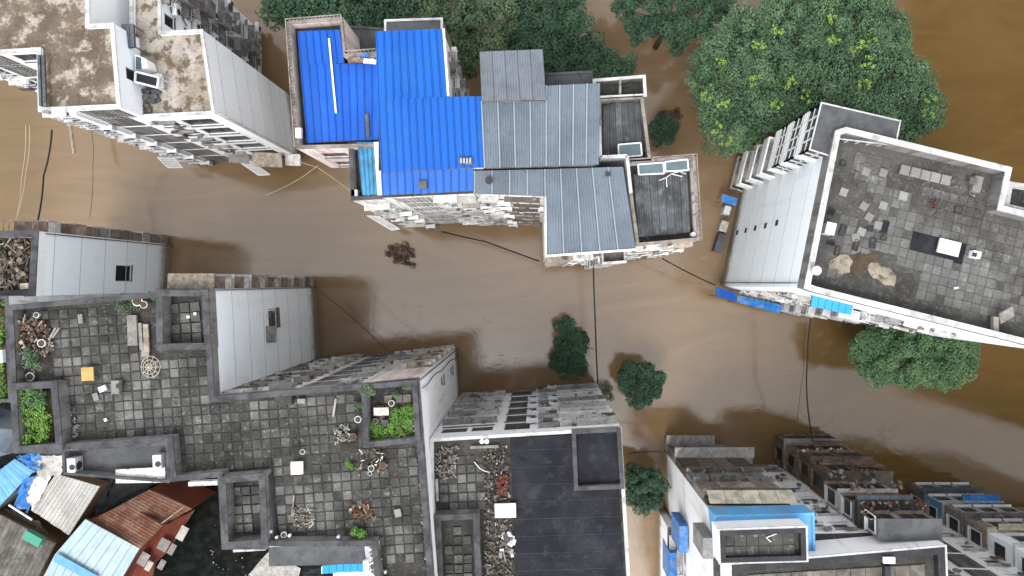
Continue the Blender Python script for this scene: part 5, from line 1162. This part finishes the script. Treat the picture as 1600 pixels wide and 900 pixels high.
surface_streaks([(1235, 640), (1262, 655), (1300, 668), (1345, 700), (1378, 695), (1392, 660)], 260, .5, 'pale streaks painted as reflection glitter on the water above the bottom right buildings')
surface_streaks([(620, 540), (680, 545), (735, 548), (770, 572), (800, 560)], 120, .35, 'pale streaks painted as reflection glitter on the water above the middle facade')
surface_streaks([(1100, 405), (1160, 440), (1000, 425)], 50, .5, 'faint pale streaks near the corner of the right building')
surface_streaks([(560, 300), (700, 340), (640, 500), (900, 480), (1180, 560), (260, 300)], 90, 3.0, 'dark twigs and leaf bits drifting along the flooded street', 'leaf_brown', (.06, .3))

# ================================================================== terrace clutter
junk('big pile of broken bricks and crockery at the left of the terrace', [(30, 497), (60, 492), (82, 515), (85, 545), (70, 560), (40, 560), (30, 530)], 20.5, 300, ['pale_wood', 'wood', 'terracotta', 'pale_wood', 'worn_tile', 'soil', 'dark_wall', 'soil', 'brown_wall'], .08, .24, h=.45, long_=.35)
junk('row of broken pots along the left parapet of the terrace', [(22, 555), (45, 552), (46, 592), (24, 592)], 20.5, 60, ['pale_tile', 'worn_tile', 'soil'], .08, .2, h=.3, name='broken_pots', cat='pots')
lay('plank', (22, 510), 20.6, .12, 2.2, .08, 'pale_wood', 'pale plank leaning by the left parapet of the terrace', 'plank', .1)
lay('plank', (82, 522), 20.9, .12, .9, -.5, 'pale_wood', 'left one of two crossed sticks on the brick pile', 'stick', .06)
lay('plank', (88, 520), 20.95, .1, .8, -.6, 'pale_wood', 'right one of two crossed sticks on the brick pile', 'stick', .06)
plant('round grey green bush beside the brick pile on the terrace', 62, 560, 20.45, .75, 1.0, 'leaf_blue_green', 90, .07, 9, name='bush')
def bowl(lbl, px, z, r, m, h=.2, name='bowl', cat='bowl'):
    c = P(*px, z); r0 = thing(name, lbl, cat, c); a = MB(); n = 14
    a.cyl(c, r * .8, h, n, r); part('body', a, m, r0); a = MB(); a.cyl((c.x, c.y, c.z + h + .001), r * .82, .01, n); part('contents', a, 'soil', r0); return r0
bowl('white round basin at the foot of the brick pile', (50, 588), 20.45, .28, 'white_plastic')
bowl('white bowl on top of the brick pile', (68, 536), 20.95, .26, 'white_plastic')
bowl('small white bowl at the top of the brick pile', (60, 492), 20.8, .18, 'white_plastic')
bowl('white enamel washbasin in the weeds near the small rimmed roof', (217, 470), 20.9, .34, 'white_plastic')
bowl('pink bowl beside the white washbasin in the weeds', (227, 476), 20.9, .24, 'pink_wall')
lay('stool', (144, 583), 20.45, .78, .86, .05, 'yellow_plastic', 'mustard yellow square table on the tiled terrace', 'table', .08, .4)
r0 = lay('sink', (185, 604), 20.5, .5, .85, .03, 'pale_tile', 'grey stone sink block on the terrace right of the yellow table', 'sink', .35)
a = MB(); c = P(185, 603, 20.86); a.cyl(c, .17, .01, 14); part('basin', a, 'dark_plastic', r0)
lay('sack', (162, 607), 20.5, .5, .35, .4, 'white_plastic', 'white sack lying between the yellow table and stone sink', 'sack', .15)
lay('sack', (150, 620), 20.48, .35, .5, .3, 'pale_tile', 'flattened grey sack below the yellow table', 'sack', .06)
lay('bin_lid', (127, 498), 20.5, .28, .6, .1, 'pale_tile', 'narrow grey slab standing near the top parapet of the terrace', 'slab', .12)
lay('planks', (209, 516), 20.55, .62, 1.95, .04, 'pale_wood', 'wide pale board stack by the small rimmed roof', 'boards', .2)
lay('planks', (221, 525), 20.5, .2, 1.7, .06, 'pale_wood', 'narrow board right of the wide pale board stack', 'boards', .12)
lay('planks', (230, 528), 20.5, .34, 1.8, .04, 'wood', 'weathered board against the rim of the small roof', 'boards', .14)
lay('planks', (228, 546), 20.5, .5, .9, .02, 'pale_wood', 'short grey board below the weathered boards', 'boards', .1)
plant('dry brown weeds around the washbasin on the terrace', 205, 475, 20.5, .8, .5, 'leaf_mid', 60, .07, 8, name='weeds', spread=1.6)
plant('green weed tuft touching the corner of the small rimmed roof', 238, 463, 20.9, .35, .4, 'leaf_fresh', 50, .07, 4, name='weeds')
r0 = thing('wire_dish', 'bare wire umbrella frame lying on the terrace', 'wire frame', P(236, 573, 20.5)); c = P(236, 573, 20.5); a = MB()
for rr, zz in ((.62, .05), (.42, .18), (.2, .26)): a.tube([(c.x + rr * math.cos(t_ * .3927), c.y + rr * 1.1 * math.sin(t_ * .3927), c.z + zz) for t_ in range(17)], .018, 4, False)
for k in range(10): t_ = k * .628; a.tube([(c.x, c.y, c.z + .32), (c.x + .66 * math.cos(t_), c.y + .72 * math.sin(t_), c.z + .03)], .016, 4, False)
part('wire', a, 'pale_wire', r0)
r0 = thing('wheel', 'rusty red wheel rim lying on the terrace tiles', 'wheel', P(100, 596, 20.5)); c = P(100, 596, 20.5); a = MB()
for k in range(7): t_ = k * .8976; a.tube([(c.x + .28 * math.cos(t_) + .13 * math.cos(s_ * .785), c.y + .28 * math.sin(t_) + .13 * math.sin(s_ * .785), c.z + .06) for s_ in range(9)], .02, 4, False)
part('ring', a, 'rust_red', r0)
junk('white shredded plastic at the lower left of the terrace', [(104, 640), (112, 640), (126, 668), (124, 685), (112, 686), (116, 664)], 20.5, 40, ['pale_tile'], .05, .14, h=.15, name='plastic_scrap', cat='litter')
lay('paper', (165, 656), 20.48, .2, .2, .5, 'white_plastic', 'scrap of white paper in the middle of the left terrace', 'litter', .02)
# roof pit with hatch
cap((467, 729), 20.45, .78, .82, .03, 'pinkish hatch cover in a dark pit on the terrace', 'pink_wall')
bowl('small white bowl above the pinkish hatch', (474, 705), 20.48, .17, 'white_plastic')
junk('tangled dry vines on the terrace left of the garden box', [(520, 664), (546, 660), (548, 690), (524, 692)], 20.47, 60, ['pale_wood', 'wood', 'worn_tile'], .06, .14, h=.2, name='vine_tangle', cat='vines', long_=.8)
junk('grey tangle of sticks and cans near the bottom of the terrace', [(455, 790), (492, 795), (492, 820), (462, 824)], 20.47, 80, ['worn_tile', 'wood', 'pale_wood', 'dark_wall'], .06, .16, h=.2, name='stick_tangle', cat='sticks', long_=.7)
junk('broken red brown boards in the lower middle of the terrace', [(545, 785), (575, 785), (590, 812), (560, 812), (545, 800)], 20.47, 50, ['rust_red', 'wood', 'brown_tile', 'brown_wall', 'soil'], .1, .25, h=.15, name='broken_boards', cat='boards')
junk('clutter of pots and sticks below the garden box', [(560, 700), (605, 700), (600, 735), (565, 735)], 20.47, 55, ['soil', 'white_plastic', 'wood', 'soil', 'brown_wall', 'brown_tile'], .08, .2, h=.2, name='pot_clutter', cat='pots')
junk('jumble of rags and pipes in the slot right of the grey slab', [(580, 842), (596, 842), (596, 905), (582, 905)], 20.3, 130, ['worn_tile', 'white_frame', 'dark_wall', 'wood', 'white_plastic'], .08, .25, h=.3, name='rag_jumble', cat='rags')
lay('plank', (458, 790), 20.55, .09, 1.4, -.1, 'wood', 'thin stick lying at the left of the stick tangle', 'stick', .05)
lay('plank', (432, 690 + 0), 20.0, .1, .1, 0, 'wood', 'x', 'x') if False else None
lay('plank', (523, 637), 20.5, .12, 1.2, -.15, 'pale_wood', 'thin pale plank below the top parapet of the terrace', 'plank', .07)
lay('plank', (472, 626), 20.5, .5, .3, 0, 'pale_tile', 'small pale block under the top parapet of the terrace', 'block', .2)
lay('trough', (446, 624), 20.5, 1.1, .55, 0, 'mossy_concrete', 'dark stone trough under the top parapet of the terrace', 'trough', .4)
lay('slab', (622, 801), 20.5, .42, .5, .2, 'pale_tile', 'broken pale slab lying at the lower right of the terrace', 'slab', .1)
for k, (x, y, lbl) in enumerate([(425, 829, 'first white cup on the ledge at the bottom left'), (434, 838, 'second tall white cup on the bottom ledge'), (454, 835, 'tall white tin near the bottom ledge corner'), (530, 837, 'single white cup by the palm on the bottom ledge'), (603, 892, 'white can near the bottom edge of the terrace')]):
    c = P(x, y, 20.9 if k < 4 else 20.5); a = MB(); a.cyl(c, .09, .22, 10); a.cyl((c.x, c.y, c.z + .221), .1, .02, 10); tag(part('cup', a, 'white_plastic', None, at=c), lbl, 'cup')
bowl('white round bowl on the ledge at the bottom of the terrace', (445, 834), 20.85, .19, 'white_plastic')
plant('bright green palm like plant by the bottom ledge of the terrace', 563, 832, 20.5, .5, .6, 'leaf_bright', 70, .11, 6, pot='terracotta')
plant('yellow green potted plant left of the garden box corner', 548, 725, 20.5, .35, .5, 'leaf_bright', 50, .07, 5, pot='terracotta')
plant('bushy light green plant at the top left corner of the garden box', 576, 608, 21.2, .5, .5, 'leaf_mid', 60, .09, 6)
plant('light green plant at the top right corner of the garden box', 641, 605, 20.9, .42, .5, 'leaf_mid', 60, .09, 5)
plant('tall reedy plant at the top edge of the garden box', 622, 612, 20.6, .35, .5, 'leaf_fresh', 40, .07, 5)
plant('climbing weeds along the left rim of the garden box', 561, 632, 20.6, .4, .4, 'leaf_mid', 60, .06, 6)
gb_ = thing('garden_bed', 'lush green vegetable bed inside the garden box', 'garden bed', P(615, 670, 20.5))
a = MB(); a.prism([P2(*p, 20.6) for p in [(578, 668), (645, 640), (648, 684), (579, 686)]][::-1], 20.5, 20.6); part('soil', a, 'soil', gb_)
grass([(579, 662), (604, 668), (616, 640), (645, 632), (648, 684), (580, 686)], 20.6, 150, .45, gb_, 'leaf_bright', size=.08)
lay('stool', (598, 641), 20.5, .95, .5, .03, 'pink_wall', 'pinkish bench board in the garden box', 'bench', .06, .4)
lay('slab', (640, 662), 20.55, .45, .42, .1, 'worn_tile', 'grey slab in the right of the garden bed', 'slab', .3)
lay('slab', (603, 660), 20.55, .45, .42, .1, 'worn_tile', 'grey block left of the garden bed', 'slab', .3)
bowl('white pot in the top of the garden box', (613, 629), 20.55, .2, 'white_plastic', .3, 'pot', 'pot')
bowl('pale green pot at the left of the garden bed', (588, 657), 20.6, .19, 'pale_tile', .3, 'pot', 'pot')
bowl('pale round pot at the bottom of the garden bed', (629, 681), 20.7, .18, 'cream_ledge', .3, 'pot', 'pot')
bowl('white pot at the right rim of the garden box', (648, 668), 20.6, .18, 'white_plastic', .3, 'pot', 'pot')
bowl('white planter pot on the wall left of the garden box', (561, 654), 20.9, .22, 'white_plastic', .3, 'pot', 'pot')
bowl('terracotta pot left of the garden box', (553, 681), 20.6, .24, 'terracotta', .3, 'pot', 'pot')
bowl('terracotta pot below the garden box', (600, 726), 20.6, .22, 'terracotta', .3, 'pot', 'pot')
bowl('white bowl below the garden box', (581, 731), 20.5, .2, 'white_plastic')
bowl('small white bowl left of the row of pots below the garden box', (579, 739), 20.5, .14, 'white_plastic')
gb_ = thing('garden_bed', 'overgrown bright green planter box at the far left of the terrace', 'garden bed', P(55, 650, 20.5))
a = MB(); a.prism([P2(*p, 20.6) for p in [(28, 612), (80, 608), (84, 690), (32, 694)]][::-1], 20.45, 20.6); part('soil', a, 'soil', gb_)
grass([(33, 612), (70, 610), (80, 655), (76, 690), (50, 692), (42, 650)], 20.7, 130, .9, gb_, 'leaf_bright', size=.09)
grass([(30, 606), (70, 604), (72, 632), (36, 636)], 20.9, 50, .8, gb_, 'leaf_fresh', size=.08)
# small roof items
lay('bottle_crate', (262, 477), 20.52, .2, .42, 0, 'white_plastic', 'white canister standing in the small rimmed roof', 'canister', .3)
lay('stone', (295, 495), 20.52, .2, .18, .3, 'white_plastic', 'white stone lying left of another in the small rimmed roof', 'stone', .1)
lay('stone', (306, 490), 20.52, .18, .18, .1, 'white_plastic', 'white round stone to the right in the small rimmed roof', 'stone', .12)
# litter on the edge of the D2 east parapet
junk('leaves and grit caught along the right edge of the terrace', [(652, 700), (658, 700), (672, 890), (664, 890)], 20.45, 90, ['soil', 'worn_tile', 'wood'], .06, .14, h=.06, name='edge_litter', cat='litter', long_=.3)

# security grilles standing out low over the water
def grille(lbl, q4, z):
    p = [P(x, y, z) for x, y in q4]; r0 = thing('window_grille', lbl, 'grille', sum(p, Vector()) / 4, 'bar grilles low over the water'); a = MB()
    for i in range(4): a.beam(p[i], p[(i + 1) % 4], .06, .05)
    n = 8
    for i in range(1, n): a.beam(p[0].lerp(p[1], i / n), p[3].lerp(p[2], i / n), .045, .03)
    for i in range(1, 4): a.beam(p[0].lerp(p[3], i / 4), p[1].lerp(p[2], i / 4), .045, .03)
    part('grille_frame', a, 'white_frame', r0)
grille('bar grille over the water under the white facade at the top left', [(246, 246), (272, 248), (286, 262), (262, 262)], 3)
grille('bar grille over the water near the corner of the long pale blue wall', [(368, 249), (392, 252), (422, 273), (404, 274)], 3)
grille('bar grille over the water below the left end of the blue strip facade', [(573, 337), (592, 338), (625, 358), (612, 360)], 3)

# ================================================================== cables over the street
def cab(lbl, pts, r=.05, m='cable', sag=.18, name='power_cable'):
    P3 = []
    for (a_, b_) in zip(pts, pts[1:]):
        p, q_ = P(*a_), P(*b_)
        for k in range(8): t_ = k / 8; v = p.lerp(q_, t_); v.z -= sag * 4 * t_ * (1 - t_); P3.append(v)
    P3.append(P(*pts[-1])); a = MB(); a.tube(P3, r, 6); o = part(name, a, m, None, at=P(*pts[0])); tag(o, lbl, 'cable'); return o
cab('black cable crossing the street at the left, between the two left buildings', [(81, 203, 9), (68, 275, 8), (55, 362, 9)], .07)
cab('thin pale line at the far left drawn for a pole reflection on the water', [(40, 196, 9), (33, 280, 8), (22, 355, 9)], .014, 'pale_wire')  # this and the next stand in for reflections of thin poles
cab('second thin pale line at the far left drawn for a pole reflection on the water', [(46, 196, 9), (40, 270, 8), (24, 345, 9)], .014, 'pale_wire')
cab('black cable crossing the middle of the street below the grey roof', [(927, 412, 9), (930, 500, 8), (934, 600, 9)], .06)
cab('black cable crossing the street below the right building', [(1267, 498, 8), (1262, 560, 7), (1261, 620, 7), (1270, 690, 6)], .06)
cab('faint thin cable beside the black one below the right building', [(1259, 505, 8), (1256, 580, 7), (1246, 660, 6)], .02)
cab('twisted dark cable running right from the blue strip facade to the grey roof corner', [(690, 362, 4), (760, 378, 4), (842, 408, 6)], .06)
cab('thick dark cable from the grey roof corner to the right building', [(1035, 404, 7), (1080, 428, 6), (1118, 446, 6)], .055)
cab('pale twisted cable from the pink facade down over the water', [(497, 258, 6), (460, 284, 5), (415, 305, 4)], .018, 'pale_wire')
cab('pale cable from the corner of the long pale wall', [(466, 252, 6), (497, 262, 6), (550, 300, 6)], .018, 'pale_wire')
cab('thin dark cable over the water beside the long pale terrace wall', [(500, 455, 8), (560, 505, 7), (605, 548, 8)], .025)
cab('black cable between the black roof building and the bottom right row', [(984, 709, 7), (1010, 706, 6), (1036, 707, 6)], .05)
cab('thin sagging pale cable in front of the top left facade', [(143, 205, 5), (145, 260, 4), (140, 340, 5)], .02)
a = MB(); p = P(110, 196, 3.0); q_ = P(116, 240, 3.2); a.tube([p, q_], .13, 8); tag(part('lamp_arm', a, 'tan_ledge', None, at=p), 'stubby tan pipe poking out over the water at the top left', 'pipe')

# ================================================================== trees
g_top = 'trees along the top edge of the water'
tree('large bushy blue green tree with yellow green blossom beside the right building',
     [(1085, 108), (1100, 75), (1128, 48), (1160, 18), (1200, 20), (1240, -30), (1370, -40), (1408, 20), (1425, 70), (1445, 105), (1470, 145), (1482, 168), (1455, 195), (1430, 215), (1400, 215), (1330, 205), (1285, 195), (1262, 185), (1240, 185), (1215, 195), (1200, 205), (1165, 225), (1140, 235), (1118, 215), (1106, 180), (1096, 140)],
     9, 7.5, 5.0, 520, 1.05, 300, .125, 'leaf_blue_green', flowpos=[(1215, 48), (1302, 65), (1338, 72), (1350, 73), (1365, 66), (1352, 127), (1178, 125), (1258, 150), (1215, 163), (1130, 166), (1105, 150), (1235, 128), (1122, 200), (1135, 220), (1357, 97), (1455, 155), (1452, 176), (1130, 95), (1305, 30), (1185, 70)], trunk_r=.42)
tree('dense dark tree behind the left blue roof, at the top edge', [(405, -40), (640, -40), (640, 10), (600, 35), (560, 45), (500, 42), (470, 30), (430, 32), (412, 15)], 8, 6.5, 3.4, 170, .9, 190, .15, 'leaf_dark', group=g_top)
tree('dusty mid green tree behind the bright blue roof, at the top edge', [(640, -40), (800, -40), (805, 30), (785, 75), (745, 95), (735, 110), (700, 60), (650, 25)], 7.5, 6, 3.6, 120, .85, 170, .15, 'leaf_mid', group=g_top)
tree('dark bushy tree behind the grey metal roofs', [(800, -30), (905, -30), (912, 30), (925, 55), (950, 80), (985, 95), (992, 112), (960, 122), (930, 125), (900, 118), (850, 110), (845, 85), (800, 82), (795, 30)], 7, 5.5, 3.2, 170, .8, 200, .14, 'leaf_dark', group=g_top)
tree('dark leafy boughs hanging over the brown water from the top edge', [(950, -40), (1150, -40), (1140, 20), (1112, 42), (1108, 62), (1080, 55), (1060, 78), (1040, 70), (1030, 45), (1010, 50), (998, 74), (985, 60), (980, 25), (955, 8)], 6, 5, 2.6, 115, .7, 200, .14, 'leaf_dark', group=g_top)
tree('sparse olive shrub low between the top trees and big blossom tree', [(1120, 60), (1165, 20), (1175, 40), (1130, 95)], 5, 3.5, 1.2, 12, .6, 120, .12, 'leaf_mid', name='shrub', cat='shrub')
tree('leafy green tree below the right building', [(1345, 530), (1370, 515), (1430, 518), (1500, 525), (1545, 540), (1538, 575), (1510, 590), (1490, 605), (1440, 605), (1400, 595), (1370, 598), (1350, 580), (1335, 560)], 7, 5.5, 2.6, 150, .75, 260, .11, 'leaf_fresh')
tree('dark slender street tree standing in the water, left of the middle cable', [(870, 505), (895, 503), (905, 520), (920, 530), (905, 555), (920, 570), (905, 588), (880, 588), (862, 575), (872, 545)], 4.5, 3.0, 1.5, 46, .62, 300, .11, 'leaf_street', name='street_tree', group='small street trees standing in the water', trunk_r=.12)
tree('round dark street tree standing in the water, right of the middle cable', [(978, 575), (1005, 572), (1035, 585), (1040, 605), (1025, 625), (1008, 640), (985, 625), (972, 600)], 4.5, 3.0, 1.5, 46, .62, 300, .11, 'leaf_street', name='street_tree', group='small street trees standing in the water', trunk_r=.12)
tree('round street tree between the black roof and the tall white side wall', [(985, 735), (1015, 732), (1038, 745), (1041, 775), (1030, 798), (1008, 805), (985, 795), (980, 765)], 4.5, 3.0, 1.5, 46, .62, 300, .11, 'leaf_street', name='street_tree', group='small street trees standing in the water', trunk_r=.12)
tree('dark flooded bush right of the upper terrace', [(1014, 190), (1035, 182), (1062, 195), (1058, 212), (1040, 225), (1018, 222)], 2, 1.2, .9, 18, .6, 200, .12, 'leaf_dark', name='bush', cat='bush', trunk_r=.08)
tree('sparse brown drowned shrub showing above the street water', [(612, 378), (635, 382), (648, 395), (646, 418), (622, 414), (608, 400), (603, 396)], .6, .15, .45, 22, .4, 60, .09, 'leaf_brown', name='shrub', cat='shrub', trunk_r=.04)
tree('tiny brown twigs showing in the water above the flooded bush', [(1028, 172), (1060, 165), (1072, 180), (1045, 186)], .6, .2, .4, 10, .35, 40, .09, 'leaf_brown', name='shrub', cat='shrub', trunk_r=.03)
tree('weedy tuft beside the black roof building at the waterline', [(940, 606), (955, 606), (958, 628), (944, 625)], 2, 1.5, .6, 8, .35, 70, .09, 'leaf_mid', name='shrub', cat='shrub', trunk_r=.03)

# leaning bare branches and caught litter round the half drowned street trees
for k, (x, y, lbl) in enumerate([(910, 540, 'reddish dead branches on the right side of the slender street tree')]):
    c = P(x, y, 0); r0 = thing('dead_branches', lbl, 'branches', c); a = MB()
    for _ in range(26):
        an, ln = U(0, 6.28), U(.5, 1.3); m_ = Vector((c.x + U(-.4, .4), c.y + U(-.4, .4), 0)); e = m_ + Vector((math.cos(an) * ln, math.sin(an) * ln, U(.3, 1.6)))
        a.tube([m_, m_.lerp(e, .5) + Vector((0, 0, .12)), e], [.035, .022, .008], 4, False)
    part('branch', a, 'leaf_brown', r0, kind='stuff')
    part('dead_foliage', leaf_mb([(c.x + U(-.5, .5), c.y + U(-.6, .6), U(.4, 1.2), .3) for _ in range(6)], 22, .09), 'leaf_brown', r0, kind='stuff')
